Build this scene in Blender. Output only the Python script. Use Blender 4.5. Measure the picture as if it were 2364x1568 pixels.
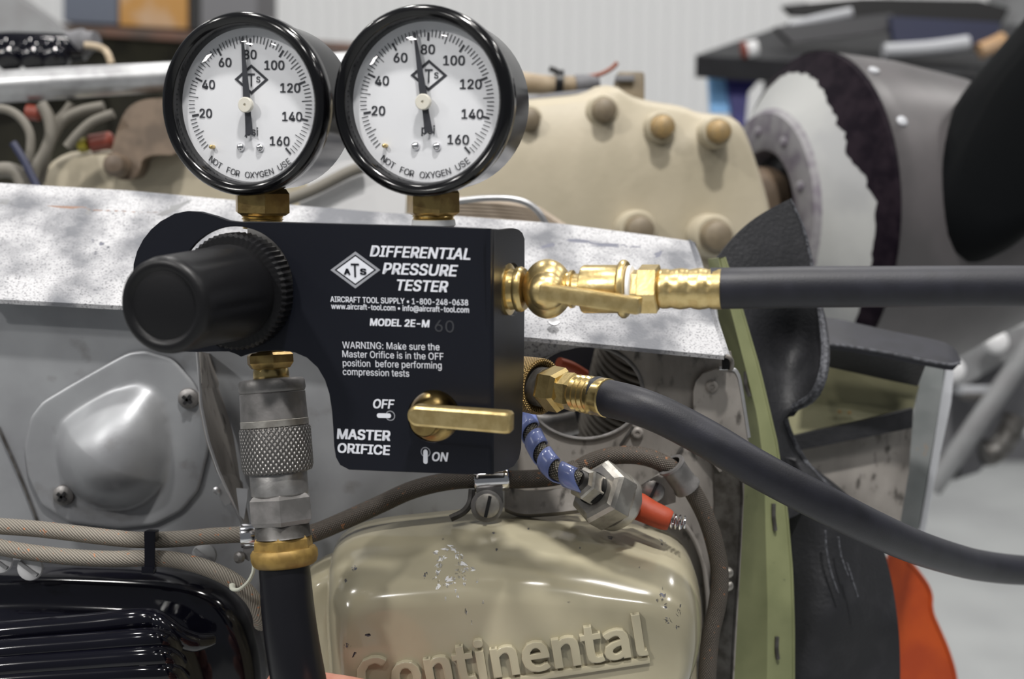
import bpy, bmesh, math, random
from math import sin, cos, pi, radians, sqrt, atan2
from mathutils import Vector, Matrix, noise
from mathutils.bvhtree import BVHTree
random.seed(7)
for o in list(bpy.data.objects): bpy.data.objects.remove(o)
SC = bpy.context.scene
COL = SC.collection
# ---------------------------------------------------------------- camera, light, exposure
W, H, F = 2364.0, 1568.0, 2854.0           # frame and focal length in pixels
PITCH = radians(8.0)
CAM = Vector((0, 0, 1.35))
CR, CU, CF = Vector((1, 0, 0)), Vector((0, sin(PITCH), cos(PITCH))), Vector((0, cos(PITCH), -sin(PITCH)))
cam_d = bpy.data.cameras.new('camera'); cam = bpy.data.objects.new('camera', cam_d); COL.objects.link(cam)
cam.location = CAM; cam.rotation_euler = (pi / 2 - PITCH, 0, 0)
cam_d.sensor_width = 36; cam_d.lens = F / W * 36; cam_d.clip_start = 0.02; cam_d.clip_end = 100
cam_d.dof.use_dof = True; cam_d.dof.focus_distance = 0.505; cam_d.dof.aperture_fstop = 8.5
SC.camera = cam
wd = bpy.data.worlds.new('hangar_air'); SC.world = wd; wd.use_nodes = True
wd.node_tree.nodes['Background'].inputs['Color'].default_value = (0.90, 0.94, 1.0, 1)
wd.node_tree.nodes['Background'].inputs['Strength'].default_value = 0.14
def lamp(name, loc, power, sx, sy, target=None, col=(1, 0.975, 0.94)):
    l = bpy.data.lights.new(name, 'AREA'); l.shape = 'RECTANGLE'; l.size = sx; l.size_y = sy; l.energy = power; l.color = col
    o = bpy.data.objects.new(name, l); COL.objects.link(o); o.location = loc
    d = (Vector(target) - Vector(loc)) if target else Vector((0, 0, -1))
    o.rotation_euler = d.to_track_quat('-Z', 'Y').to_euler()
    return o
# the hangar's high-bay lamps, in two rows under the roof
for lx in (-3.2, -1.1, 1.1, 3.2):
    for ly in (-2.2, 0.4, 3.0):
        lamp('high_bay_lamp', (lx, ly, 4.6), {-2.2: 26, 0.4: 22, 3.0: 42}[ly], 0.34, 0.16)
# two nearer lamps over the work place (sharp shadows under the plug nut)
lamp('work_lamp', (-1.7, -1.2, 3.0), 26, 0.16, 0.09, (0.0, 0.5, 1.3))
lamp('work_lamp', (0.2, -0.3, 3.2), 40, 0.16, 0.09, (0.0, 0.55, 1.25))
lamp('glint_lamp', (-2.8, -0.4, 2.65), 10, 0.36, 0.26, (0.0, 0.5, 1.3))  # added lamp, only there to put a glint on the gauge glass
SC.view_settings.view_transform = 'Standard'; SC.view_settings.look = 'None'
SC.view_settings.exposure = 0.0; SC.view_settings.gamma = 1; SC.view_settings.use_curve_mapping = False
# ---------------------------------------------------------------- geometry helpers
def P(u, v, d): return CAM + CR * ((u - W / 2) / F * d) + CU * ((H / 2 - v) / F * d) + CF * d
def proj(p):
    q = p - CAM; d = q.dot(CF)
    return W / 2 + q.dot(CR) / d * F, H / 2 - q.dot(CU) / d * F, d
def pr(px, d): return px / F * d
class Frame:
    """a plane standing in the scene: origin, right, up and a normal towards the viewer"""
    def __init__(s, o, yaw=0.0, roll=0.0, tilt=0.0, axes=None):
        s.o = o
        if axes: s.R, s.U, s.N = axes
        else:
            y, r, t = radians(yaw), radians(roll), radians(tilt)
            N = Vector((-sin(y), -cos(y), 0)); R0 = Vector((cos(y), -sin(y), 0)); U0 = Vector((0, 0, 1))
            N, U0 = N * cos(t) + U0 * sin(t), U0 * cos(t) - N * sin(t)
            s.R = R0 * cos(r) - U0 * sin(r); s.U = U0 * cos(r) + R0 * sin(r); s.N = N
        s.M = Matrix(((s.R.x, s.U.x, s.N.x, o.x), (s.R.y, s.U.y, s.N.y, o.y), (s.R.z, s.U.z, s.N.z, o.z), (0, 0, 0, 1)))
    def px(s, u, v, z=0.0):
        d = P(u, v, 1.0) - CAM; q = s.o + s.N * z
        t = (q - CAM).dot(s.N) / d.dot(s.N); p = CAM + d * t - s.o
        return (p.dot(s.R), p.dot(s.U))
    def w(s, x, y, z=0.0): return s.o + s.R * x + s.U * y + s.N * z
    def pw(s, u, v, z=0.0): return s.w(*s.px(u, v, z), z)
WL = {}
def tag(o, label=None, cat=None, group=None, kind=None):
    if label: o['label'] = label
    if cat: o['category'] = cat
    if group: o['group'] = group
    if kind: o['kind'] = kind
    return o
def thing(name, label, cat, loc, group=None):
    o = bpy.data.objects.new(name, None); COL.objects.link(o); o.location = loc; o.empty_display_size = 0.01
    WL[o.name] = Vector(loc); return tag(o, label, cat, group)
def finish(o, me, mat, parent, smooth, sharp):
    n = len(me.vertices); c = Vector((0, 0, 0))
    if n:
        lo = [min(v.co[i] for v in me.vertices) for i in range(3)]; hi = [max(v.co[i] for v in me.vertices) for i in range(3)]
        c = Vector([(a + b) / 2 for a, b in zip(lo, hi)])
    me.transform(Matrix.Translation(-c))
    if mat: me.materials.clear(); me.materials.append(mat)
    for p in me.polygons: p.use_smooth = smooth; p.material_index = 0
    if smooth and sharp: me.set_sharp_from_angle(angle=radians(sharp))
    COL.objects.link(o); WL[o.name] = c
    if parent: o.parent = parent; o.location = c - WL[parent.name]
    else: o.location = c
    return o
def obj(name, bm, mat, parent=None, smooth=True, sharp=38, kind=None, label=None):
    me = bpy.data.meshes.new(name)
    bmesh.ops.recalc_face_normals(bm, faces=bm.faces); bm.to_mesh(me); bm.free()
    o = finish(bpy.data.objects.new(name, me), me, mat, parent, smooth, sharp)
    return tag(o, label=label, kind=kind)
def new(): 
    bm = bmesh.new(); bm.loops.layers.uv.new('uv'); return bm
def basis(ax):
    ax = ax.normalized(); a = Vector((0, 0, 1)) if abs(ax.z) < 0.9 else Vector((0, 1, 0))
    e1 = a.cross(ax).normalized(); return e1, ax.cross(e1)
def rings(bm, rr, close=False, caps=True, uv=None):
    """rr: list of rings of points; uv: (list of lengths, circumference)"""
    L = bm.loops.layers.uv.active
    vs = [[bm.verts.new(p) for p in r] for r in rr]; n = len(rr[0])
    for i in range(len(vs) - 1):
        for j in range(n):
            k = (j + 1) % n
            try: f = bm.faces.new((vs[i][j], vs[i][k], vs[i + 1][k], vs[i + 1][j]))
            except ValueError: continue
            if uv and L:
                ll, cc = uv
                for lp, (a, b) in zip(f.loops, ((i, j), (i, j + 1), (i + 1, j + 1), (i + 1, j))): lp[L].uv = (ll[a], b / n * cc)
    if caps:
        for r in (vs[0], vs[-1]):
            try: bm.faces.new(r)
            except ValueError: pass
    return vs
def lathe(bm, A, ax, prof, n=32, rot=0.0, caps=True):
    ax = ax.normalized(); e1, e2 = basis(ax); rr = []
    for t, r in prof:
        r = max(r, 1e-5); rr.append([A + ax * t + (e1 * cos(rot + 2 * pi * j / n) + e2 * sin(rot + 2 * pi * j / n)) * r for j in range(n)])
    ll = [0]
    for a, b in zip(prof, prof[1:]): ll.append(ll[-1] + math.hypot(a[0] - b[0], a[1] - b[1]))
    rings(bm, rr, caps=caps, uv=(ll, 2 * pi * max(r for t, r in prof)))
def axis_t(A, ax, key, val):
    lo, hi = -0.5, 0.5
    i = 0 if key == 'u' else 1
    f = lambda t: proj(A + ax * t)[i] - val
    if f(lo) > f(hi): lo, hi = hi, lo
    for _ in range(50):
        m = (lo + hi) / 2
        if f(m) < 0: lo = m
        else: hi = m
    return lo
def lathe_px(bm, A, B, prof, key='u', n=32, rot=0.0, caps=True):
    """turn a profile given as (pixel along the axis, half width in pixels) about the line A-B"""
    ax = (B - A).normalized(); out = []
    for val, h in prof:
        t = axis_t(A, ax, key, val); out.append((t, pr(h, proj(A + ax * t)[2])))
    lathe(bm, A, ax, out, n, rot, caps)
def smooth_path(pts, k=8):
    """Catmull-Rom through points (Vector) with any extra numbers alongside"""
    out = []; n = len(pts)
    for i in range(n - 1):
        p0, p1, p2, p3 = pts[max(i - 1, 0)], pts[i], pts[i + 1], pts[min(i + 2, n - 1)]
        for j in range(k):
            t = j / k
            out.append(0.5 * ((2 * p1) + (p2 - p0) * t + (2 * p0 - 5 * p1 + 4 * p2 - p3) * t * t + (3 * p1 - p0 - 3 * p2 + p3) * t ** 3))
    out.append(pts[-1].copy()); return out
def lerp_list(l, n):
    out = []
    for i in range(n):
        x = i / (n - 1) * (len(l) - 1); a = min(int(x), len(l) - 2); out.append(l[a] + (l[a + 1] - l[a]) * (x - a))
    return out
def tube(bm, pts, r, n=14, k=8, flat=1.0, flatdir=None, caps=True, roundend=False):
    q = smooth_path([Vector(p) for p in pts], k) if k > 1 else [Vector(p) for p in pts]
    rad = lerp_list(r, len(q)) if isinstance(r, (list, tuple)) else [r] * len(q)
    if roundend:
        for s in (0, -1):
            d = (q[0] - q[1]).normalized() if s == 0 else (q[-1] - q[-2]).normalized()
            e = q[s]; R = rad[s]
            ext = [(e + d * R * sin(a), R * cos(a)) for a in (0.5, 0.95, 1.3, 1.53)]
            if s == 0: q = [a for a, b in ext[::-1]] + q; rad = [b for a, b in ext[::-1]] + rad
            else: q = q + [a for a, b in ext]; rad = rad + [b for a, b in ext]
    e1 = None; rr = []; ll = [0.0]
    for i, p in enumerate(q):
        t = (q[min(i + 1, len(q) - 1)] - q[max(i - 1, 0)]).normalized()
        if e1 is None: e1 = (flatdir - t * flatdir.dot(t)).normalized() if flatdir else basis(t)[0]
        else: e1 = (e1 - t * e1.dot(t)).normalized()
        e2 = t.cross(e1)
        rr.append([p + (e1 * cos(2 * pi * j / n) * flat + e2 * sin(2 * pi * j / n)) * rad[i] for j in range(n)])
        if i: ll.append(ll[-1] + (q[i] - q[i - 1]).length)
    rings(bm, rr, caps=caps, uv=(ll, 2 * pi * max(rad)))
def poly_slab(bm, front, off):
    """a thick plate: its front outline (3D points) and the vector to its back"""
    n = len(front); a = [bm.verts.new(p) for p in front]; b = [bm.verts.new(p + off) for p in front]
    bm.faces.new(a); bm.faces.new(b[::-1])
    for i in range(n): bm.faces.new((a[i], a[(i + 1) % n], b[(i + 1) % n], b[i]))
def box(bm, c, R, U, N, sx, sy, sz, bev=0.0):
    vs = [bm.verts.new(c + R * (x * sx / 2) + U * (y * sy / 2) + N * (z * sz / 2)) for x in (-1, 1) for y in (-1, 1) for z in (-1, 1)]
    fs = [bm.faces.new([vs[i] for i in q]) for q in ((0, 1, 3, 2), (4, 6, 7, 5), (0, 4, 5, 1), (2, 3, 7, 6), (0, 2, 6, 4), (1, 5, 7, 3))]
    if bev:
        es = {e for f in fs for e in f.edges}
        bmesh.ops.bevel(bm, geom=list(es), offset=bev, segments=2, affect='EDGES', profile=0.6)
def sheet(bm, rows, thick=0.0):
    """rows of points joined to a surface; thick gives it a back and rims"""
    m, n = len(rows), len(rows[0])
    L = bm.loops.layers.uv.active
    A = [[bm.verts.new(p) for p in r] for r in rows]
    def face(q, ij):
        f = bm.faces.new(q)
        if L:
            for lp, (a, b) in zip(f.loops, ij): lp[L].uv = (a / max(m - 1, 1), b / max(n - 1, 1))
    for i in range(m - 1):
        for j in range(n - 1): face((A[i][j], A[i][j + 1], A[i + 1][j + 1], A[i + 1][j]), ((i, j), (i, j + 1), (i + 1, j + 1), (i + 1, j)))
    if thick:
        B = []
        for i in range(m):
            r = []
            for j in range(n):
                du = Vector(rows[min(i + 1, m - 1)][j]) - Vector(rows[max(i - 1, 0)][j]); dv = Vector(rows[i][min(j + 1, n - 1)]) - Vector(rows[i][max(j - 1, 0)])
                nn = du.cross(dv); nn = nn.normalized() if nn.length > 1e-12 else CF
                if nn.dot(CF) < 0: nn = -nn
                r.append(bm.verts.new(Vector(rows[i][j]) + nn * thick))
            B.append(r)
        for i in range(m - 1):
            for j in range(n - 1): bm.faces.new((B[i][j], B[i + 1][j], B[i + 1][j + 1], B[i][j + 1]))
        for i in range(m - 1):
            bm.faces.new((A[i][0], A[i + 1][0], B[i + 1][0], B[i][0])); bm.faces.new((A[i][-1], B[i][-1], B[i + 1][-1], A[i + 1][-1]))
        for j in range(n - 1):
            bm.faces.new((A[0][j], B[0][j], B[0][j + 1], A[0][j + 1])); bm.faces.new((A[-1][j], A[-1][j + 1], B[-1][j + 1], B[-1][j]))
def resample(pts, n, closed=False):
    pts = [Vector(p) for p in pts]
    if closed: pts = pts + [pts[0]]
    ll = [0]
    for a, b in zip(pts, pts[1:]): ll.append(ll[-1] + (b - a).length)
    out = []; cnt = n if closed else n - 1; k = 0
    for i in range(n):
        s = ll[-1] * i / cnt
        while k < len(ll) - 2 and ll[k + 1] < s: k += 1
        t = (s - ll[k]) / max(ll[k + 1] - ll[k], 1e-12); out.append(pts[k].lerp(pts[k + 1], min(max(t, 0), 1)))
    return out
def round_poly(pts, it=2):
    """Chaikin corner cutting of a closed 2D/3D outline"""
    pts = [Vector(p) for p in pts]
    for _ in range(it):
        q = []
        for a, b in zip(pts, pts[1:] + pts[:1]): q += [a.lerp(b, 0.25), a.lerp(b, 0.75)]
        pts = q
    return pts
def pillow(bm, fr, outline, h, rim=0.25, steps=7, n=96, cap=True, dome=0.0, center=None):
    """a rounded cover: a closed outline in the frame's plane rises to the height h over a rounded shoulder"""
    o = resample([Vector((x, y, 0)) for x, y in outline], n, True)
    c = Vector((center[0], center[1], 0)) if center else sum(o, Vector()) / n
    rr = []
    for i in range(steps + 1):
        a = pi / 2 * i / steps; s = 1 - rim * (1 - cos(a)); z = h * sin(a)
        rr.append([fr.w(*(c + (p - c) * s).xy, z) for p in o])
    if cap:
        for s, f in ((0.75, .6), (0.5, .85), (0.25, .96), (0.02, 1.0)):
            rr.append([fr.w(*(c + (p - c) * (1 - rim) * s).xy, h + dome * f) for p in o])
    rings(bm, rr, caps=True)
def extruded(name, polys, thick, fr, mat, parent=None, z=0.0, bevel=0.0, kind=None, label=None, smooth=False):
    """filled outline(s) with holes, in a frame's plane (2D curve fill, turned into a mesh)"""
    cu = bpy.data.curves.new(name, 'CURVE'); cu.dimensions = '2D'; cu.fill_mode = 'BOTH'; cu.extrude = thick / 2 - bevel; cu.bevel_depth = bevel; cu.bevel_resolution = 1; cu.offset = -bevel
    for pts in polys:
        sp = cu.splines.new('POLY'); sp.points.add(len(pts) - 1); sp.use_cyclic_u = True
        for q, p in zip(sp.points, pts): q.co = (p[0], p[1], 0, 1)
    t = bpy.data.objects.new('t', cu); COL.objects.link(t)
    me = bpy.data.meshes.new_from_object(t.evaluated_get(bpy.context.evaluated_depsgraph_get())); me.name = name
    bpy.data.objects.remove(t); bpy.data.curves.remove(cu)
    me.transform(fr.M @ Matrix.Translation((0, 0, z - thick / 2)))
    o = finish(bpy.data.objects.new(name, me), me, mat, parent, smooth, 30)
    return tag(o, label=label, kind=kind)
FONT = FONT2 = None
try:   # Blender's own sans-serif, where it ships with it
    import os
    FONT = bpy.data.fonts.load(os.path.join(bpy.utils.resource_path('LOCAL'), 'datafiles', 'fonts', 'Inter.woff2'))
    FONT2 = bpy.data.fonts.load(os.path.join(bpy.utils.resource_path('LOCAL'), 'datafiles', 'fonts', 'Noto Sans CJK Regular.woff2'))
except Exception: pass
def text_mesh(body, shear=0.0, offset=0.0, extrude=0.004, bevel=0.0, font=None):
    cu = bpy.data.curves.new('t', 'FONT'); cu.body = body; cu.size = 1; cu.font = font or FONT or cu.font; cu.shear = shear; cu.extrude = extrude; cu.bevel_depth = bevel; cu.resolution_u = 3
    t = bpy.data.objects.new('t', cu); COL.objects.link(t)
    me = bpy.data.meshes.new_from_object(t.evaluated_get(bpy.context.evaluated_depsgraph_get()))
    bpy.data.objects.remove(t); bpy.data.curves.remove(cu)
    if offset > 0:   # heavier strokes: the same letters again, a little to every side
        bm = bmesh.new(); zs = 0
        for dx, dy in ((-1, -.6), (1, -.6), (-1, .6), (1, .6), (0, 0)):
            m2 = me.copy(); m2.transform(Matrix.Translation((dx * offset, dy * offset * (.5 if bevel else 1), zs))); bm.from_mesh(m2); bpy.data.meshes.remove(m2); zs += .0004 if extrude else .000002
        bm.to_mesh(me); bm.free()
    return me
def bounds(me):
    xs = [v.co.x for v in me.vertices]; ys = [v.co.y for v in me.vertices]; return min(xs), max(xs), min(ys), max(ys)
_h = text_mesh('H'); CAPH = bounds(_h)[3]; bpy.data.meshes.remove(_h)
_h = text_mesh('H', font=FONT2); CAPH2 = bounds(_h)[3]; bpy.data.meshes.remove(_h)
def lettering(name, body, fr, a, b, cap, mat, parent, z=0.0001, shear=0.0, offset=0.0, label=None):
    """one line of print from baseline pixel a to baseline pixel b, cap = cap height in pixels"""
    me = text_mesh(body, shear, offset); x0, x1, _, _ = bounds(me)
    A, B = Vector(fr.px(*a)), Vector(fr.px(*b)); L = (B - A).length; e = (B - A) / L; up = Vector((-e.y, e.x))
    d = proj(fr.w(*A))[2]; sy = pr(cap, d) / CAPH; sx = L / (x1 - x0)
    m = Matrix(((e.x * sx, up.x * sy, 0, A.x - e.x * sx * x0), (e.y * sx, up.y * sy, 0, A.y - e.y * sx * x0), (0, 0, 0.01, z), (0, 0, 0, 1)))
    me.transform(fr.M @ m); me.name = name
    return tag(finish(bpy.data.objects.new(name, me), me, mat, parent, False, None), label=label)
def small_text(body, x, y, cap, ang=0.0, offset=0.0, xs=1.0):
    """a word centred on (x, y) in frame coordinates"""
    me = text_mesh(body, 0, offset, extrude=0.0); x0, x1, y0, y1 = bounds(me); s = cap / CAPH
    me.transform(Matrix.Translation((x, y, 0)) @ Matrix.Rotation(ang, 4, 'Z') @ Matrix.Diagonal((s * xs, s, 1, 1)) @ Matrix.Translation((-(x0 + x1) / 2, -CAPH / 2, 0)))
    return me
def join_meshes(name, meshes, fr, mat, parent, z, kind=None):
    bm = bmesh.new()
    for m in meshes: bm.from_mesh(m); bpy.data.meshes.remove(m)
    bm.transform(fr.M @ Matrix.Translation((0, 0, z))); me = bpy.data.meshes.new(name); bm.to_mesh(me); bm.free()
    return tag(finish(bpy.data.objects.new(name, me), me, mat, parent, False, None), kind=kind)
def circle(cx, cy, rx, ry=None, n=48, ph=0.0): return [(cx + rx * cos(ph + 2 * pi * i / n), cy + (ry or rx) * sin(ph + 2 * pi * i / n)) for i in range(n)]
def ell_px(fr, u, v, ru, rv, n=48, z=0.0): return [fr.px(u + ru * cos(2 * pi * i / n), v + rv * sin(2 * pi * i / n), z) for i in range(n)]
def dome_screw(name, c, N, r, mat, parent, slot='line', h=0.5, ang=0.6, matslot=None):
    bm = new(); lathe(bm, c, N, [(-0.3 * r, r * .9), (0, r), (h * .5 * r, r * .93), (h * .85 * r, r * .65), (h * r, r * .3), (h * r * 1.02, 0.0)], n=20)
    o = obj(name, bm, mat, parent)
    e1, e2 = basis(N); d = e1 * cos(ang) + e2 * sin(ang); dd = N.cross(d).normalized()
    bm = new(); box(bm, c + N * (h * r), d, dd, N, r * (1.7 if slot == 'line' else 1.0), r * .26, r * .45)
    if slot == 'cross': box(bm, c + N * (h * r), dd, d, N, r * 1.0, r * .26, r * .45)
    obj('slot', bm, matslot or MAT['black'], o, smooth=False)
    return o
# ---------------------------------------------------------------- materials
MAT = {}
def M(name, base, rough=0.5, metal=0.0, col2=None, nscale=60, ramp=(0.4, 0.6), bump=0.0, bscale=800, coat=0.0, spec=0.5, detail=4, col3=None, n3=20, ramp3=(0.55, 0.7), stretch=None, rough2=None):
    m = bpy.data.materials.new(name); m.use_nodes = True; nt = m.node_tree; N = nt.nodes; L = nt.links
    b = N['Principled BSDF']; b.inputs['Base Color'].default_value = (*base, 1); b.inputs['Roughness'].default_value = rough; b.inputs['Metallic'].default_value = metal
    b.inputs['Coat Weight'].default_value = coat; b.inputs['Coat Roughness'].default_value = 0.04; b.inputs['Specular IOR Level'].default_value = spec
    tc = N.new('ShaderNodeTexCoord'); src = tc.outputs['Object']
    if stretch:
        mp = N.new('ShaderNodeMapping'); mp.inputs['Scale'].default_value = stretch; L.new(src, mp.inputs[0]); src = mp.outputs[0]
    col = None
    def nz(scale, det, lo, hi, s=src):
        t = N.new('ShaderNodeTexNoise'); t.inputs['Scale'].default_value = scale; t.inputs['Detail'].default_value = det; L.new(s, t.inputs['Vector'])
        r = N.new('ShaderNodeMapRange'); r.inputs[1].default_value = lo; r.inputs[2].default_value = hi; r.clamp = True; L.new(t.outputs['Fac'], r.inputs[0]); return r.outputs[0]
    def mix(fac, a, c):
        x = N.new('ShaderNodeMix'); x.data_type = 'RGBA'; L.new(fac, x.inputs['Factor'])
        if isinstance(a, tuple): x.inputs['A'].default_value = (*a, 1)
        else: L.new(a, x.inputs['A'])
        x.inputs['B'].default_value = (*c, 1); return x.outputs['Result']
    if col2:
        f = nz(nscale, detail, *ramp); col = mix(f, base, col2)
        if rough2 is not None:
            r = N.new('ShaderNodeMapRange'); r.inputs[3].default_value = rough; r.inputs[4].default_value = rough2; L.new(f, r.inputs[0]); L.new(r.outputs[0], b.inputs['Roughness'])
    if col3: col = mix(nz(n3, 5, *ramp3), col if col else base, col3)
    if col: L.new(col, b.inputs['Base Color'])
    if bump:
        t = N.new('ShaderNodeTexNoise'); t.inputs['Scale'].default_value = bscale; t.inputs['Detail'].default_value = 3; L.new(src, t.inputs['Vector'])
        bp = N.new('ShaderNodeBump'); bp.inputs['Strength'].default_value = bump; bp.inputs['Distance'].default_value = 0.001; L.new(t.outputs['Fac'], bp.inputs['Height']); L.new(bp.outputs[0], b.inputs['Normal'])
    MAT[name] = m; return m
def M_weave(name, c1, c2, scale=900, rough=0.7, metal=0.0, bump=0.6, cross=True, a=(1, 1), fleck=None):
    """braid or knurl, laid along the part's own length and girth"""
    m = bpy.data.materials.new(name); m.use_nodes = True; nt = m.node_tree; N = nt.nodes; L = nt.links; b = N['Principled BSDF']
    b.inputs['Roughness'].default_value = rough; b.inputs['Metallic'].default_value = metal
    uv = N.new('ShaderNodeUVMap'); uv.uv_map = 'uv'; fac = None
    for s in ((1, -1) if cross else (1,)):
        mp = N.new('ShaderNodeMapping'); mp.inputs['Rotation'].default_value = (0, 0, s * radians(50)); mp.inputs['Scale'].default_value = (a[0], a[1], 1); L.new(uv.outputs[0], mp.inputs[0])
        w = N.new('ShaderNodeTexWave'); w.inputs['Scale'].default_value = scale; L.new(mp.outputs[0], w.inputs['Vector'])
        if fac is None: fac = w.outputs['Fac']
        else:
            mu = N.new('ShaderNodeMath'); mu.operation = 'MULTIPLY'; L.new(fac, mu.inputs[0]); L.new(w.outputs['Fac'], mu.inputs[1]); fac = mu.outputs[0]
    x = N.new('ShaderNodeMix'); x.data_type = 'RGBA'; x.inputs['A'].default_value = (*c1, 1); x.inputs['B'].default_value = (*c2, 1); L.new(fac, x.inputs['Factor']); col = x.outputs['Result']
    if fleck:
        t = N.new('ShaderNodeTexNoise'); t.inputs['Scale'].default_value = 420; tc = N.new('ShaderNodeTexCoord'); L.new(tc.outputs['Object'], t.inputs['Vector'])
        r = N.new('ShaderNodeMapRange'); r.inputs[1].default_value = .66; r.inputs[2].default_value = .72; L.new(t.outputs['Fac'], r.inputs[0])
        y = N.new('ShaderNodeMix'); y.data_type = 'RGBA'; L.new(r.outputs[0], y.inputs['Factor']); L.new(col, y.inputs['A']); y.inputs['B'].default_value = (*fleck, 1); col = y.outputs['Result']
    L.new(col, b.inputs['Base Color'])
    bp = N.new('ShaderNodeBump'); bp.inputs['Strength'].default_value = bump; bp.inputs['Distance'].default_value = 0.0006; L.new(fac, bp.inputs['Height']); L.new(bp.outputs[0], b.inputs['Normal'])
    MAT[name] = m; return m
M('wall_white', (.72, .725, .73), .6, bump=.05)
M('concrete', (.44, .455, .455), .55, col2=(.35, .36, .365), nscale=3, ramp=(.35, .7), bump=.2, bscale=60)
M('speckled_aluminium', (.45, .45, .465), .5, .1, col2=(.13, .13, .14), nscale=1050, ramp=(.52, .68), bump=.3, bscale=700, detail=3, col3=(.12, .125, .14), n3=30, ramp3=(.43, .63))
M('grey_aluminium', (.36, .37, .385), .42, .4, col2=(.28, .285, .30), nscale=26, ramp=(.35, .7), bump=.06, bscale=300, col3=(.19, .185, .18), n3=60, ramp3=(.6, .8))
M('dirty_aluminium', (.35, .325, .30), .5, .2, col2=(.10, .09, .08), nscale=24, ramp=(.42, .68), bump=.2, bscale=400, col3=(.09, .082, .074), n3=190, ramp3=(.58, .72), stretch=(1, 1, .55))
M('bare_aluminium', (.55, .55, .56), .33, .75, col2=(.40, .40, .41), nscale=40, ramp=(.4, .7), bump=.05, bscale=200)
M('dark_steel', (.14, .135, .13), .45, .6, col2=(.07, .065, .06), nscale=120)
M('tan_paint', (.44, .40, .285), .16, coat=.3, col2=(.375, .34, .235), nscale=22, ramp=(.4, .75), bump=.12, bscale=22)
M('tan_case', (.43, .38, .285), .5, col2=(.35, .31, .225), nscale=18, ramp=(.4, .8), bump=.15, bscale=250)
M('tan_dark', (.20, .16, .105), .55, col2=(.15, .12, .08), nscale=90)
M('gold_bolt', (.33, .22, .09), .5, .15, col2=(.25, .18, .09), nscale=120)
M('gloss_black', (.003, .003, .006), .1)
M('black', (.004, .004, .005), .6)
M('black_plate', (.0055, .0066, .0115), .42, spec=.28, bump=.03, bscale=1500)
M('black_plastic', (.007, .007, .008), .38, spec=.3, bump=.05, bscale=900)
M('gauge_black', (.0035, .0035, .0042), .14, spec=.5)
M('rubber', (.018, .0185, .026), .48, bump=.08, bscale=1400, col2=(.014, .0145, .020), nscale=90, spec=.4)
M('seal_rubber', (.017, .0175, .020), .55, bump=.35, bscale=500, col2=(.030, .030, .034), nscale=60, ramp=(.5, .8), spec=.35)
M('rubber_edge', (.075, .078, .09), .7, bump=.5, bscale=700, col2=(.025, .026, .032), nscale=500)
M('wet_black', (.004, .004, .006), .3)
M('brass', (.68, .52, .23), .26, .95, col2=(.55, .41, .17), nscale=160, bump=.05, bscale=700)
M('brass_dark', (.50, .36, .14), .34, .95, col2=(.30, .20, .08), nscale=150, bump=.08, bscale=700)
M('brass_worn', (.74, .58, .28), .32, .9, col2=(.60, .45, .20), nscale=240, bump=.08, bscale=900)
M('old_gold', (.33, .215, .06), .5, .5, col2=(.23, .145, .04), nscale=200)
M('steel', (.42, .41, .40), .36, .85, col2=(.33, .32, .31), nscale=160, bump=.06, bscale=600)
M('zinc', (.25, .24, .235), .45, .6, col2=(.17, .165, .16), nscale=130, bump=.08, bscale=700)
M('nut_steel', (.50, .48, .44), .4, .8, col2=(.34, .32, .29), nscale=130, bump=.1, bscale=500)
M('chrome', (.80, .80, .82), .12, 1.0)
M('bright_tube', (.46, .465, .475), .36, .7, col2=(.32, .32, .33), nscale=50)
M('green_primer', (.215, .23, .115), .5, col2=(.18, .195, .095), nscale=40, col3=(.10, .11, .06), n3=160, ramp3=(.70, .76))
M('green_olive', (.30, .285, .165), .5, col2=(.25, .24, .135), nscale=30)
M('orange_rubber', (.47, .068, .006), .5, col2=(.36, .045, .006), nscale=25, bump=.1, bscale=300)
M('red_boot', (.38, .05, .014), .6, bump=.1, bscale=600)
M('blue_band', (.22, .28, .60), .25, coat=.4)
M('white_print', (.72, .74, .80), .6)
M('grey_print', (.30, .31, .34), .6)
M('engraving', (.035, .037, .044), .5)
M('dial_white', (.80, .81, .84), .6)
M('ink', (.025, .027, .035), .7)
M('cream', (.74, .71, .62), .45)
M('white_plastic', (.62, .62, .63), .4)
M('tape_white', (.78, .79, .80), .5)
M('pale_tie', (.52, .53, .45), .4)
M('chip_blue', (.13, .135, .17), .5, .3)
M('scuff_white', (.78, .78, .78), .5)
M('burnt', (.10, .10, .115), .5, .2, col2=(.40, .41, .46), nscale=140, ramp=(.5, .65))
M('skin', (.60, .29, .22), .5, col2=(.52, .23, .17), nscale=120, bump=.15, bscale=900)
M('spinner_white', (.33, .335, .33), .5, col2=(.27, .275, .28), nscale=14, bump=.04)
M('purple_primer', (.005, .003, .006), .65, col2=(.012, .008, .012), nscale=80, spec=.06)
M('ring_grey', (.20, .195, .205), .5, col2=(.12, .105, .13), nscale=70, ramp=(.45, .65))
M('spinner_grey', (.105, .097, .10), .42, .3, col2=(.085, .08, .082), nscale=20)
M('bronze_black', (.0025, .003, .0036), .65, spec=.06)
M('tray_grey', (.055, .055, .06), .5)
M('rust_line', (.22, .13, .09), .7)
M('dark_navy', (.018, .022, .055), .5)
M('sky_blue', (.20, .42, .72), .6)
M('navy_leg', (.02, .018, .12), .5)
M('cart_grey', (.012, .0125, .015), .5, col2=(.009, .009, .011), nscale=20, spec=.25)
M('pale_grey', (.40, .41, .435), .45)
M('mid_grey', (.20, .205, .21), .5, col2=(.17, .17, .175), nscale=30)
M('stand_grey', (.15, .162, .162), .5, col2=(.19, .20, .20), nscale=40, col3=(.36, .17, .03), n3=34, ramp3=(.64, .72))
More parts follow.
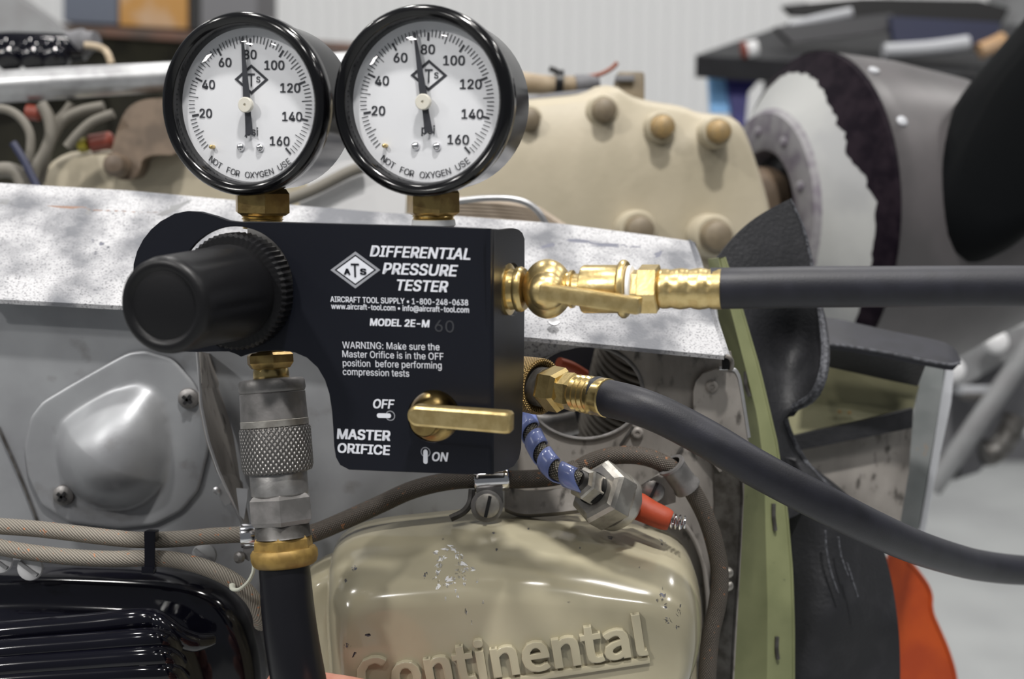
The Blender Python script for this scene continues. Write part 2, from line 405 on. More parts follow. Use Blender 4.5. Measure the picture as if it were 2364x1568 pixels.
M('box_blue', (.085, .10, .135), .6); M('box_orange', (.38, .19, .04), .6, col2=(.42, .28, .17), nscale=9, ramp=(.4, .6)); M('box_grey', (.13, .13, .14), .6)
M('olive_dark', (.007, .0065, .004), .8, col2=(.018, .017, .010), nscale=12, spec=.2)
M('bench_top', (.05, .03, .02), .5, col2=(.13, .05, .025), nscale=6)
M('brown_hose', (.42, .34, .24), .6, col2=(.25, .19, .12), nscale=40)
M('brown_bracket', (.15, .108, .075), .5, col2=(.09, .065, .045), nscale=60)
M('red_plug', (.19, .035, .02), .5); M('yellow_plug', (.27, .23, .02), .5); M('orange_wire', (.22, .045, .01), .5)
M('fin_tan', (.34, .28, .22), .6, col2=(.26, .21, .16), nscale=60)
M('fin_dark', (.15, .135, .115), .55, .2)
M('paper', (.5, .5, .505), .7)
M('grey_cable', (.15, .138, .115), .6)
M_weave('braid_tan', (.13, .115, .095), (.31, .28, .235), 300, .65, .15, cross=False, fleck=(.45, .17, .07))
M_weave('braid_dark', (.05, .042, .035), (.20, .17, .14), 360, .55, .35, fleck=(.30, .14, .07))
M_weave('braid_steel', (.07, .065, .05), (.42, .39, .33), 300, .4, .7)
M_weave('knurl', (.12, .115, .11), (.40, .39, .38), 190, .4, .8, bump=1.0)
M_weave('knurl_brass', (.20, .13, .05), (.50, .36, .15), 300, .4, .9, bump=1.0)
def glass():
    m = bpy.data.materials.new('gauge_glass'); m.use_nodes = True; nt = m.node_tree; N = nt.nodes; L = nt.links
    N.remove(N['Principled BSDF']); t = N.new('ShaderNodeBsdfTransparent'); g = N.new('ShaderNodeBsdfGlossy'); g.inputs['Roughness'].default_value = .03
    lw = N.new('ShaderNodeLayerWeight'); lw.inputs['Blend'].default_value = .5; pw = N.new('ShaderNodeMath'); pw.operation = 'POWER'; pw.inputs[1].default_value = 4.0; L.new(lw.outputs['Facing'], pw.inputs[0]); fr = N.new('ShaderNodeMath'); fr.operation = 'MULTIPLY_ADD'; fr.inputs[1].default_value = .6; fr.inputs[2].default_value = .045; L.new(pw.outputs[0], fr.inputs[0]); x = N.new('ShaderNodeMixShader')
    L.new(fr.outputs[0], x.inputs[0]); L.new(t.outputs[0], x.inputs[1]); L.new(g.outputs[0], x.inputs[2]); L.new(x.outputs[0], N['Material Output'].inputs[0]); MAT['gauge_glass'] = m
glass()
# ================================================================ the setting: hangar wall and floor
fl = new(); box(fl, Vector((0, 3.0, -0.05)), Vector((1, 0, 0)), Vector((0, 1, 0)), Vector((0, 0, 1)), 14, 12, 0.1)
tag(obj('floor', fl, MAT['concrete'], smooth=False), 'pale grey concrete hangar floor', 'floor', kind='structure')
WY = 5.6
wl = new(); rows = []
prof = []
x = -7.0
while x < 7.0:
    prof += [(x, 0), (x + .045, 0), (x + .050, -.005), (x + .058, -.005)]; x += .062
sheet(wl, [[Vector((a, WY + b, z)) for a, b in prof] for z in (0, 5.5)])
tag(obj('wall_back', wl, MAT['wall_white'], smooth=False), 'white ribbed metal hangar wall', 'wall', kind='structure')
bb = new(); box(bb, Vector((0, WY - .02, .06)), Vector((1, 0, 0)), Vector((0, 0, 1)), Vector((0, -1, 0)), 14, .12, .03)
tag(obj('baseboard_back', bb, MAT['box_grey'], smooth=False), 'grey strip along the foot of the hangar wall', 'baseboard', kind='structure')

# ================================================================ differential pressure tester
TF = Frame(P(985, 800, 0.45), yaw=16, roll=1.5)
T = thing('pressure_tester', 'black differential pressure tester with two round gauges, black knob and white print', 'pressure tester', TF.w(0, -0.045, -0.02))
px = TF.px
plate = [(1132, 528), (1000, 522), (850, 518), (700, 514), (600, 512), (553, 512), (528, 509), (497, 498), (464, 489), (433, 487), (403, 493), (370, 511), (348, 530), (330, 553),
         (316, 580), (308, 610), (306, 650), (312, 700), (326, 745), (350, 780), (380, 802), (415, 812), (455, 813), (500, 812), (528, 812), (545, 818), (556, 824), (572, 818), (600, 812),
         (640, 809), (680, 814), (708, 826), (733, 849), (750, 878), (760, 910), (766, 950), (769, 990), (771, 1030), (775, 1056), (785, 1074), (806, 1085), (900, 1089), (1000, 1093), (1080, 1096), (1132, 1094)]
outer = [px(*p) for p in plate]
hole_reg = ell_px(TF, 543, 664, 133, 141, 56)
hole_val = ell_px(TF, 1001, 961, 60, 60, 40)
face = extruded('plate', [outer, hole_reg, hole_val], 0.0018, TF, MAT['black_plate'], T, z=0.0, bevel=0.0002)
# side flange, folded back from the plate's edge
FF = Frame(TF.pw(1132, 800, 0.0), axes=(-TF.N, TF.U, TF.R))
fo = [(1133, 528), (1160, 530), (1185, 527), (1197, 530), (1206, 538), (1211, 552), (1211, 700), (1209, 850), (1206, 960), (1203, 1035), (1198, 1058), (1186, 1076), (1165, 1087), (1133, 1094)]
fl_poly = [FF.px(*p) for p in fo]
fl_hole = ell_px(FF, 1184, 668, 21, 62, 40)
extruded('side_flange', [fl_poly, fl_hole], 0.0018, FF, MAT['black_plate'], T, z=0.0)
bm = new(); tube(bm, [TF.pw(1131, v, -0.0016) for v in (530, 700, 900, 1093)], 0.0017, n=12, k=3); obj('fold_edge', bm, MAT['black_plate'], T)
# manifold bar behind the plate
bm = new(); c = TF.w(*TF.px(820, 585, -.022), -.022); box(bm, c, TF.R, TF.U, TF.N, .082, .021, .020, .001); obj('manifold_bar', bm, MAT['steel'], T)
bm = new(); c = TF.w(*TF.px(1060, 800, -.022), -.022); box(bm, c, TF.R, TF.U, TF.N, .022, .07, .020, .001); obj('manifold_bar', bm, MAT['steel'], T)

# ---- printed lettering on the plate
for nm, body, a, b, cap, sh, off in (
        ('heading_lettering', 'DIFFERENTIAL', (854, 591.5), (1086, 599.5), 24.5, .22, .022), ('heading_lettering', 'PRESSURE', (883, 632), (1058, 638), 25, .22, .022),
        ('heading_lettering', 'TESTER', (917, 670), (1035, 674.5), 24.5, .22, .022),
        ('address_lettering', 'AIRCRAFT TOOL SUPPLY \u2022 1-800-248-0638', (763, 697), (1081, 705.5), 12.8, 0, .012),
        ('address_lettering', 'www.aircraft-tool.com \u2022 info@aircraft-tool.com', (765, 713), (1083, 722), 12.5, 0, .012),
        ('model_lettering', 'MODEL 2E-M', (854, 751.5), (992.6, 755.5), 16, .12, .028),
        ('warning_lettering', 'WARNING: Make sure the', (791, 804), (1015, 809), 15.5, 0, .0), ('warning_lettering', 'Master Orifice is in the OFF', (791, 824.5), (1024, 831), 15.5, 0, .0),
        ('warning_lettering', 'position  before performing', (792, 845.5), (1020, 851.5), 15.5, 0, .0), ('warning_lettering', 'compression tests', (792, 865.5), (945, 870), 15.5, 0, .0),
        ('switch_lettering', 'OFF', (862, 942), (912, 943.5), 20.5, .2, .02), ('switch_lettering', 'ON', (998, 1064), (1036, 1065.5), 20.5, .2, .02),
        ('valve_lettering', 'MASTER', (778, 1012.5), (902, 1017.5), 22.5, .12, .028), ('valve_lettering', 'ORIFICE', (780, 1044.5), (902, 1050.5), 21.5, .12, .025)):
    lettering(nm, body, TF, a, b, cap, MAT['white_print'], T, shear=sh, offset=off)
lettering('stamped_number', '60', TF, (1004, 765), (1048, 768), 27, MAT['engraving'], T)
# switch symbols: a bar and a ring each
def stadium(a, b, r, n=10):
    a, b = Vector(a), Vector(b); e = (b - a).normalized(); q = Vector((-e.y, e.x)); out = []
    for c, s in ((b, 1), (a, -1)):
        for i in range(n + 1):
            t = -pi / 2 + pi * i / n; out.append(c + (e * cos(t) + q * sin(t)) * r * s)
    return out
for a, b, c in (((875, 959.5), (898, 960), (901, 960)), ((982.5, 1043), (982.5, 1066), (982.5, 1044))):
    extruded('switch_symbol', [stadium(px(*a), px(*b), .00085)], .0001, TF, MAT['white_print'], T, z=.0001)
    cc = px(*c); extruded('switch_ring', [circle(*cc, .0019, n=28), circle(*cc, .0016, n=28)], .0001, TF, MAT['grey_print'], T, z=.00008)
# diamond emblem
def dia(fr, u, v, a, b): return [fr.px(u - a, v), fr.px(u, v - b), fr.px(u + a, v), fr.px(u, v + b)]
em = extruded('emblem', [dia(TF, 820.5, 623.4, 57.5, 42.5), dia(TF, 820.5, 623.4, 48.5, 35.5)], .0001, TF, MAT['grey_print'], T, z=.0001)
extruded('emblem_field', [dia(TF, 820.5, 623.4, 43, 31.5)], .0001, TF, MAT['white_print'], em, z=.0001)
for ch, u, v, cp, of in (('A', 802, 627, 13, .04), ('T', 820.5, 624, 31, .01), ('S', 839, 627, 13, .04)):
    w_ = 7.5 if ch != 'T' else 9.5
    lettering('emblem_letter', ch, TF, (u - w_, v + cp / 2), (u + w_, v + cp / 2 + .3), cp, MAT['black_plate'], em, z=.00025, offset=of)

# ---- pressure gauges (parts of the tester)
def gauge(u, v, needle_deg, name_label):
    z0 = -.004; gx, gy = TF.px(u, v, z0); C = TF.w(gx, gy, 0); N = TF.N
    GF = Frame(TF.w(gx, gy, z0), axes=(TF.R, TF.U, TF.N))
    R = .0340
    bm = new(); lathe(bm, GF.w(0, 0, 0), N, [(-.034, .012), (-.034, .0300), (-.0325, .0318), (-.010, .0326), (-.0075, .0326)], n=64)
    g = obj('pressure_gauge', bm, MAT['gauge_black'], T, label=name_label)
    bm = new(); lathe(bm, GF.w(0, 0, 0), N, [(-.0085, .030), (-.0085, R - .0006), (-.0075, R), (-.0018, R), (-.0004, R - .0008), (.0002, R - .0022), (-.0004, R - .0037), (-.0020, R - .0048), (-.0052, .0289), (-.0085, .0286), (-.0085, .030)], n=80, caps=False)
    obj('bezel', bm, MAT['gauge_black'], g)
    zd = -.0072
    bm = new(); lathe(bm, GF.w(0, 0, zd - .001), N, [(0, .0292), (.001, .0292), (.0011, .0)], n=64); obj('dial_face', bm, MAT['dial_white'], g, label='white dial face')
    zi = zd + .00025
    def ang(p): return radians(90 - (-135 + p / 160 * 270 + 1.2))
    ms = []
    bt = bmesh.new()
    def tick(p, r0, r1, w):
        a = ang(p); d = Vector((cos(a), sin(a))); q = Vector((-d.y, d.x)) * w / 2
        bt.faces.new([bt.verts.new((*(d * r + s * q), 0)) for r, s in ((r0, -1), (r0, 1), (r1, 1), (r1, -1))])
    for p in range(0, 161, 2):
        if p % 20 == 0: continue
        tick(p, .0232 if p % 10 else .0218, .0258, .00030)
    me = bpy.data.meshes.new('t'); bt.to_mesh(me); bt.free(); join_meshes('minor_tick', [me], GF, MAT['ink'], g, zi, kind='stuff')
    for p in range(20, 161, 20):
        bt = bmesh.new(); tick(p, .0218, .0248, .00078); me = bpy.data.meshes.new('t'); bt.to_mesh(me); bt.free(); join_meshes('major_tick', [me], GF, MAT['ink'], g, zi)
        a = ang(p); rad = .0188 - (.0006 if p >= 100 else 0); join_meshes('numeral', [small_text(str(p), rad * cos(a), rad * sin(a), .0033, offset=.018)], GF, MAT['ink'], g, zi)
    s = 'NOT FOR OXYGEN USE'; n = len(s); mm = []
    for i, ch in enumerate(s):
        if ch == ' ': continue
        t = radians(-128 + 76 * i / (n - 1)); mm.append(small_text(ch, .0262 * cos(t), .0262 * sin(t), .0023, ang=t + pi / 2, offset=.004))
    join_meshes('dial_lettering', mm, GF, MAT['ink'], g, zi)
    join_meshes('dial_lettering', [small_text('psi', .001, -.0098, .0030, offset=.01)], GF, MAT['ink'], g, zi)
    # emblem on the dial
    cx, cy = .0009, .0096
    def D(a, b): return [(cx - a, cy), (cx, cy + b), (cx + a, cy), (cx, cy - b)]
    e = extruded('dial_emblem', [D(.0071, .0056), D(.0056, .0044)], .00008, GF, MAT['ink'], g, z=zi)
    join_meshes('dial_emblem_letter', [small_text('A', cx - .0029, cy, .0019, offset=.03), small_text('T', cx, cy - .0002, .0047, offset=.01, xs=.8), small_text('S', cx + .0029, cy, .0021, offset=.02)], GF, MAT['ink'], g, zi)
    # needle
    a = radians(90 - needle_deg); d = Vector((cos(a), sin(a))); q = Vector((-d.y, d.x)); zn = zd + .0021
    pts = [d * -.0118 + q * .0021, d * -.0108 + q * .0016, d * -.009 + q * .00145, d * -.004 + q * .0012, d * .003 + q * .0014, d * .0245 + q * .00042, d * .0252, d * .0245 - q * .00042, d * .003 - q * .0014, d * -.004 - q * .0012, d * -.009 - q * .00145, d * -.0108 - q * .0016, d * -.0118 - q * .0021, d * -.0108]
    extruded('needle', [pts], .0004, GF, MAT['ink'], g, z=zn)
    bm = new(); lathe(bm, GF.w(0, 0, zd), N, [(0, .0010), (.0022, .0010), (.0023, .0029), (.0037, .0029), (.0040, .0026), (.0040, .0006), (.0034, .0005), (.0034, 0)], n=32); obj('needle_hub', bm, MAT['cream'], g)
    for sx in (-.0038, .0044):
        dome_screw('dial_screw', GF.w(sx, -.0158, zd), N, .0015, MAT['chrome'], g, h=.7) if False else None
        bm = new(); lathe(bm, GF.w(sx, -.0158, zd), N, [(0, .0016), (.0005, .0016), (.0011, .0012), (.0014, .0007), (.0015, 0)], n=20); obj('dial_screw', bm, MAT['chrome'], g)
    t0 = radians(90 + 136); bm = new(); lathe(bm, GF.w(.0222 * cos(t0), .0222 * sin(t0), zd), N, [(0, .0008), (.0022, .0008), (.0025, .0004), (.0025, 0)], n=12); obj('stop_pin', bm, MAT['brass_worn'], g)
    bm = new(); k = 20; prof = [(-.0046 + .0046 * (1 - (i / k) ** 5), .0288 * i / k) for i in range(k, -1, -1)]; lathe(bm, GF.w(0, 0, 0), N, prof, n=64, caps=False); obj('gauge_lens', bm, MAT['gauge_glass'], g)
    return GF, g
gauge(555, 241, -4.4, 'gauge with its needle just short of 80')
gauge(968, 234, -9.6, 'gauge with its needle between 70 and 80')
# brass stems under the gauges
def stem(u0, u1, v0, v1, v2, un0, un1, tape):
    z = -.020; um = (u0 + u1) / 2
    A = TF.pw(um, v0 - 14, z); B = TF.pw(um + 1, v2 + 20, z); ax = (B - A).normalized(); hw = (u1 - u0) / 2
    bm = new(); lathe_px(bm, A, B, [(v0 - 14, hw * .9), (v0 - 3, hw * 1.03), (v1 - 7, hw * 1.03), (v1, hw * .86)], 'v', 6, rot=radians(14)); s = obj('gauge_stem', bm, MAT['brass_dark'], T, smooth=False)
    hn = (un1 - un0) / 2
    bm = new(); lathe_px(bm, A, B, [(v1 - 1, hn * .95), (v1 + 3, hn), (v1 + 6, hn * .93), (v1 + 9, hn), (v1 + 12, hn * .93), (v2 + 18, hn * .95)], 'v', 32); obj('stem_thread', bm, MAT['brass'], s)
    if tape:
        bm = new(); lathe_px(bm, A, B, [(v1 + 9, hn * .9), (v1 + 11, hn * 1.02), (v2 + 10, hn * 1.05), (v2 + 16, hn * .9)], 'v', 24); obj('thread_tape', bm, MAT['tape_white'], s, label='white sealing tape')
stem(540, 671, 449, 497, 510, 556, 652, False)
stem(939, 1061, 448, 497, 510, 952, 1050, True)

# ---- regulator: body behind, toothed ring, knob towards the viewer
A = TF.pw(549, 672, 0.002)
bm = new(); lathe(bm, TF.w(*TF.px(552, 672, -.03), -.052), TF.N, [(0, .012), (.002, .0165), (.05, .0165)], n=40); obj('regulator_body', bm, MAT['black_plastic'], T)
bm = new(); n = 120; rr = []
for t, ri, ro in ((-.004, .0213, .0221), (.0034, .0213, .0221), (.0052, .0205, .0211), (.0055, .0170, .0170)):
    rr.append([A + TF.N * t + (TF.R * cos(2 * pi * j / n) + TF.U * sin(2 * pi * j / n)) * (ro if (j // 1) % 2 else ri) for j in range(n)])
rings(bm, rr); ring = obj('knurled_ring', bm, MAT['black_plastic'], T, smooth=False)
n = 96; rr = []
def flute(j, r, amt):
    a = 2 * pi * j / n; c = cos(6 * a + .5); return r * (1 - amt * max(0, c) ** 6)
for t, r, f in ((.004, .0170, 0), (.0052, .0178, 0), (.010, .0180, 0), (.016, .0176, .03), (.030, .0172, .035), (.045, .0168, .03), (.0490, .0167, .015), (.0512, .0162, 0), (.0523, .0151, 0), (.0525, .0134, 0), (.0519, .0124, 0), (.0514, .0118, 0), (.0526, .006, 0), (.0526, .0002, 0)):
    rr.append([A + TF.N * t + (TF.R * cos(2 * pi * j / n) + TF.U * sin(2 * pi * j / n)) * flute(j, r, f) for j in range(n)])
bm = new(); rings(bm, rr); obj('regulator_knob', bm, MAT['black_plastic'], T, sharp=50)

# ---- master orifice valve through the plate's hole
z = -.010
bm = new(); c = TF.pw(1001, 962, z); lathe(bm, c - TF.N * .010, TF.N, [(0, .004), (.001, .0066), (.004, .0089), (.009, .0097), (.013, .0092), (.0165, .0076), (.018, .0058), (.0205, .0056), (.0215, .005)], n=36); obj('valve_body', bm, MAT['brass_dark'], T)
LZ = .0105
def lever(a, b, hw, zc, name, thick=.0058):
    pts = [a] ; A2, B2 = Vector(TF.px(*a, zc)), Vector(TF.px(*b, zc)); e = (B2 - A2).normalized(); q = Vector((-e.y, e.x)); r = hw
    out = []
    for i in range(13):
        t = pi / 2 + pi * i / 12; out.append(A2 + e * r * (1 + cos(t)) * 1.0 + q * r * sin(t))
    for (dx, dy) in ((-.0022, -1), (-.0007, -.93), (0, -.72), (0, .72), (-.0007, .93), (-.0022, 1)): out.append(B2 + e * dx + q * r * dy * 1.03)
    return extruded(name, [out], thick, TF, MAT['brass_worn'], T, z=zc, bevel=.0012, smooth=True)
lever((938, 960), (1178, 979), .0039, LZ, 'orifice_lever')
# ---- shut-off ball valve standing out of the side flange
VA, VB = P(1184, 668, .4605), P(1668, 667, .4375); VX = (VB - VA).normalized()
bm = new(); lathe_px(bm, VA, VB, [(1140, 50), (1161, 52), (1163, 60), (1178, 60), (1180, 48), (1192, 46), (1195, 52), (1203, 53), (1206, 52), (1212, 48)], 'u', 40); obj('valve_collar', bm, MAT['brass'], T)
bc = P(1264, 667, .4565)
bm = new(); bmesh.ops.create_uvsphere(bm, u_segments=40, v_segments=24, radius=pr(69, .4565)); 
for v in bm.verts: v.co.x *= .84
bm.transform(Matrix.Translation(bc)); obj('valve_ball', bm, MAT['brass_worn'], T)
nd = (TF.N + TF.R * .05).normalized()
bm = new(); lathe(bm, P(1262, 672, .4475), nd, [(-.003, .0070), (0, .0071), (.002, .0068), (.0042, .0058), (.006, .0038), (.0066, .0)], n=36); obj('valve_stem', bm, MAT['brass_worn'], T)
bm = new()
q0, q1 = P(1249, 673, .4425), P(1478, 707, .4260); ex = (q1 - q0).normalized(); ey = (TF.U - ex * TF.U.dot(ex)).normalized(); ez = ex.cross(ey)
box(bm, (q0 + q1) / 2 - ez * 0, ex, ey, ez, (q1 - q0).length, .0060, .0046, .0009); obj('shutoff_lever', bm, MAT['brass_worn'], T)
bm = new(); lathe_px(bm, VA, VB, [(1310, 40), (1316, 41), (1318, 44), (1324, 44), (1326, 36), (1340, 36), (1343, 46), (1346, 54), (1350, 56), (1430, 56), (1432, 58)], 'u', 40); obj('valve_outlet', bm, MAT['brass_worn'], T)
bm = new(); lathe_px(bm, VA, VB, [(1430, 56), (1432, 64), (1437, 68), (1444, 68), (1449, 64), (1451, 52)], 'u', 40); obj('outlet_bead', bm, MAT['brass_worn'], T)
# inlet plug under the regulator
IA, IB = P(622, 800, .489), P(628, 900, .489)
bm = new(); lathe_px(bm, IA, IB, [(795, 34), (812, 36), (814, 50), (820, 57), (838, 57), (850, 48), (852, 36)], 'v', 6, rot=.2); ip = obj('inlet_plug', bm, MAT['brass_dark'], T, smooth=False)
bm = new(); lathe_px(bm, IA, IB, [(848, 38), (854, 40), (860, 41), (880, 41), (884, 38), (900, 34)], 'v', 32); obj('inlet_neck', bm, MAT['brass'], ip)

# ================================================================ outlet hose on the shut-off valve
hz = .4355
HO = thing('outlet_hose', 'black rubber hose with crimped brass ferrule on the shut-off valve', 'hose', P(1590, 715, hz))
HA, HB = P(1455, 667, .4472), P(1668, 667, .4380)
bm = new(); lathe_px(bm, HA, HB, [(1450, 50), (1452, 54), (1459, 54), (1461, 50)], 'u', 36); obj('thread_tape', bm, MAT['tape_white'], HO, label='white sealing tape')
bm = new(); lathe_px(bm, HA, HB, [(1461, 46), (1476, 46), (1476, 52), (1479, 59), (1519, 59), (1522, 53), (1522, 44)], 'u', 6, rot=radians(8)); obj('hex_nut', bm, MAT['brass_worn'], HO, smooth=False)
bm = new(); rr = []; n = 48; ax = (HB - HA).normalized(); e1, e2 = basis(ax)
for k in range(41):
    u = 1520 + (1666 - 1520) * k / 40; t = axis_t(HA, ax, 'u', u); p = HA + ax * t; d = proj(p)[2]; f = k / 40
    base = 46 + 1.5 * f; base *= (1 - .12 * max(0, 1 - f / .05)) 
    ring_ = []
    for j in range(n):
        a = 2 * pi * j / n
        den = sum(math.exp(-((f - c) / .035) ** 2) for c in (.20, .50, .80)) * (0.25 + .75 * max(0, cos(4 * a + .6)) ** 4)
        ridge = sum(math.exp(-((f - c) / .05) ** 2) for c in (.35, .65)) * .03
        r = pr(base * (1 - .085 * den + ridge), d); ring_.append(p + (e1 * cos(a) + e2 * sin(a)) * r)
    rr.append(ring_)
rings(bm, rr); obj('crimp_ferrule', bm, MAT['brass_worn'], HO, sharp=60)
bm = new(); tube(bm, [P(1640, 666, .4394), P(1700, 665.5, .4385), P(1850, 663, .439), P(2050, 662, .440), P(2250, 661, .441), P(2450, 661, .443), P(2700, 664, .45)], pr(48, .4395), n=28); obj('hose', bm, MAT['rubber'], HO)

# ================================================================ tester hose running down to the cylinder's coupler
HL = thing('cylinder_hose', 'black rubber hose sweeping away from the brass coupler in the baffle hole', 'hose', P(1400, 960, .50))
bm = new(); tube(bm, [P(1375, 911, .502), P(1405, 920, .497), P(1470, 937, .491), P(1540, 965, .489), P(1640, 1018, .488), P(1731, 1073, .488), P(1825, 1124, .490), P(1923, 1174, .497), P(2020, 1222, .515), P(2114, 1263, .545), P(2200, 1291, .58), P(2270, 1307, .61), P(2364, 1317, .64), P(2500, 1320, .68)], .0152 / 2, n=28); obj('hose', bm, MAT['rubber'], HL)
KA, KB = P(1225, 889, .528), P(1402, 919, .497); kx = (KB - KA).normalized()
bm = new(); lathe_px(bm, KA, KB, [(1328, 38), (1336, 43), (1342, 40), (1348, 44), (1354, 40.5), (1360, 44.5), (1366, 41), (1373, 45), (1380, 42), (1388, 45), (1402, 45.5), (1404, 42)], 'u', 36); obj('crimp_ferrule', bm, MAT['brass'], HL)
bm = new(); lathe_px(bm, KA, KB, [(1300, 36), (1304, 43), (1326, 46), (1334, 42), (1335, 30)], 'u', 6, rot=.5); obj('hex_nut', bm, MAT['brass'], HL, smooth=False)
bm = new(); lathe_px(bm, KA, KB, [(1262, 44), (1264, 50), (1270, 53), (1296, 53), (1304, 46), (1305, 30)], 'u', 6, rot=.25); obj('hex_adapter', bm, MAT['brass'], HL, smooth=False)
bm = new(); lathe_px(bm, KA, KB, [(1160, 40), (1165, 56), (1185, 62), (1242, 66), (1250, 65), (1252, 60), (1248, 52), (1240, 48), (1236, 30)], 'u', 48); obj('coupler_sleeve', bm, MAT['knurl_brass'], HL)
bm = new(); lathe_px(bm, KA, KB, [(1180, 30), (1245, 46), (1263, 46), (1264, 40)], 'u', 36); obj('coupler_socket', bm, MAT['dark_steel'], HL)

# ================================================================ air supply hose and quick coupler under the regulator
AH = thing('air_supply_hose', 'black air hose with knurled steel quick coupler hanging below the regulator', 'hose', P(640, 1100, .49))
QA, QB = P(626, 870, .489), P(657, 1290, .487)
L = lambda nm, prof, mat, n=40, rot=0., sm=True: (lambda bm: (lathe_px(bm, QA, QB, prof, 'v', n, rot), obj(nm, bm, MAT[mat], AH, smooth=sm))[1])(new())
L('coupler_collar', [(876, 50), (874, 64), (876, 72), (882, 76), (898, 77), (904, 75), (906, 73), (908, 75), (968, 77), (972, 74)], 'zinc')
L('coupler_band', [(968, 76), (970, 78), (984, 78), (986, 75)], 'nut_steel')
L('knurled_sleeve', [(984, 74), (987, 80), (992, 82), (1076, 82), (1088, 78), (1092, 66)], 'knurl', 64)
L('coupler_neck', [(1088, 64), (1092, 66), (1140, 66), (1150, 58)], 'steel')
L('coupler_hex', [(1136, 58), (1142, 70), (1150, 78), (1200, 78), (1210, 70), (1212, 58)], 'zinc', 6, .35, False)
L('coupler_shank', [(1208, 60), (1214, 62), (1236, 64), (1240, 66)], 'dark_steel')
L('brass_hex', [(1232, 58), (1238, 66), (1245, 70), (1275, 72), (1282, 64)], 'old_gold', 6, .5, False)
L('brass_ferrule', [(1264, 60), (1266, 72), (1274, 77), (1288, 77), (1300, 73), (1306, 66), (1308, 58)], 'old_gold')
bm = new(); tube(bm, [P(655, 1290, .487), P(659, 1340, .486), P(666, 1420, .485), P(677, 1500, .484), P(690, 1575, .484), P(710, 1680, .485), P(735, 1800, .49)], [pr(58, .487), pr(59, .486), pr(61, .485), pr(62, .484), pr(63, .484), pr(63, .485), pr(63, .485)], n=28); obj('hose', bm, MAT['wet_black'], AH)
# ================================================================ engine baffle: side panel with the hole, cap strip, cover, tabs
PF = Frame(P(850, 1000, .588), yaw=0)
BA = thing('engine_baffle', 'grey sheet aluminium engine baffle with speckled folded top and round access hole', 'engine baffle', PF.pw(850, 1240))
pp = [(-60, 670), (400, 700), (1000, 752), (1686, 812), (1700, 900), (1722, 1050), (1712, 1250), (1690, 1640), (-60, 1640)]
hole = ell_px(PF, 1350, 905, 134, 108, 56)
pl_ = [(-60, 670), (400, 700), (1000, 752), (1195, 766), (1195, 1640), (-60, 1640)]
pr_ = [(1190, 766), (1688, 812), (1704, 900), (1722, 1050), (1713, 1250), (1691, 1640), (1190, 1640)]
extruded('side_panel', [[PF.px(*p) for p in pl_]], .0014, PF, MAT['grey_aluminium'], BA, z=0.0)
extruded('hole_panel', [[PF.px(*p) for p in pr_], hole], .0014, PF, MAT['dirty_aluminium'], BA, z=-.0002, label='grimy panel pierced by the round hole')
# cap strip: bent sheet going back and up from its lower edge
lo = [(-60, 688), (280, 706), (700, 740), (1210, 778), (1560, 811), (1672, 821)]
hi = [(-60, 419), (300, 440), (540, 462), (900, 492), (1060, 499), (1300, 517), (1500, 543), (1590, 556)]
lo3 = resample([P(u, v, .5665) for u, v in lo], 90); hi3 = resample([P(u, v, .640) for u, v in hi], 90)
rows = []
for i in range(30):
    s = i / 29; r = []
    for j in range(90):
        p = lo3[j].lerp(hi3[j], s)
        w_ = noise.noise(p * 38) * .0014 + noise.noise(p * 110) * .0005
        w_ *= min(1, s * 6) * min(1, (1 - s) * 6) * (1.4 if j < 36 else .7)
        r.append(p + Vector((0, -.5, .85)) * w_)
    rows.append(r)
bm = new(); sheet(bm, rows); cap_tree = BVHTree.FromBMesh(bm); bm.free()
bm = new(); sheet(bm, [[p + Vector((0, .0005, -.002)) for p in rows[0]]] + rows, .0012); obj('cap_strip', bm, MAT['speckled_aluminium'], BA)
def hit(u, v, tree):
    d = (P(u, v, 1) - CAM).normalized(); r = tree.ray_cast(CAM, d); return (r[0], r[1]) if r[0] is not None else (None, None)
def patch(bm, u, v, a, b, rot=0.0, jag=.3, off=.0005, n=12, seed=0, tree=None):
    rs = random.Random(int(u * 7 + v * 13 + seed)); rad = [1 + jag * (rs.random() - .5) * 2 for _ in range(n)]; rg = []
    for k in (1.0, .66, .33, .03):
        vs = []
        for i in range(n):
            t = 2 * pi * i / n; x, y = a * rad[i] * cos(t) * k, b * rad[i] * sin(t) * k
            p, nn = hit(u + x * cos(rot) - y * sin(rot), v + x * sin(rot) + y * cos(rot), tree or bvh)
            if p is None: return
            if nn.dot(CF) > 0: nn = -nn
            vs.append(p + nn * off)
        rg.append(vs)
    rings(bm, rg)
for nm, mt, u, v, a, b, r in (('dark_scratch', 'chip_blue', 1415, 567, 62, 4.5, .06), ('dark_scratch', 'chip_blue', 1330, 556, 45, 3.5, .05), ('dark_scratch', 'chip_blue', 1270, 566, 24, 5, -.2), ('dark_scratch', 'chip_blue', 1520, 588, 12, 6, -.6),
                            ('rust_mark', 'rust_line', 165, 479, 50, 2.2, .05), ('rust_mark', 'rust_line', 265, 487, 60, 2.2, .04), ('rust_mark', 'rust_line', 345, 491, 25, 2, .03), ('stain_spot', 'mid_grey', 206, 489, 11, 7, -.4), ('stain_spot', 'mid_grey', 12, 467, 24, 7, .1),
                            ('stain_spot', 'chip_blue', 215, 556, 5, 4, 0), ('stain_spot', 'chip_blue', 236, 563, 5, 4, 0), ('stain_spot', 'chip_blue', 222, 585, 7, 4, -.5), ('stain_spot', 'chip_blue', 250, 571, 4, 4, 0), ('stain_spot', 'mid_grey', 395, 484, 40, 7, -.45)):
    bm = new(); patch(bm, u, v, a, b, r, jag=.45, n=16, off=.00035, tree=cap_tree); obj(nm, bm, MAT[mt], BA)
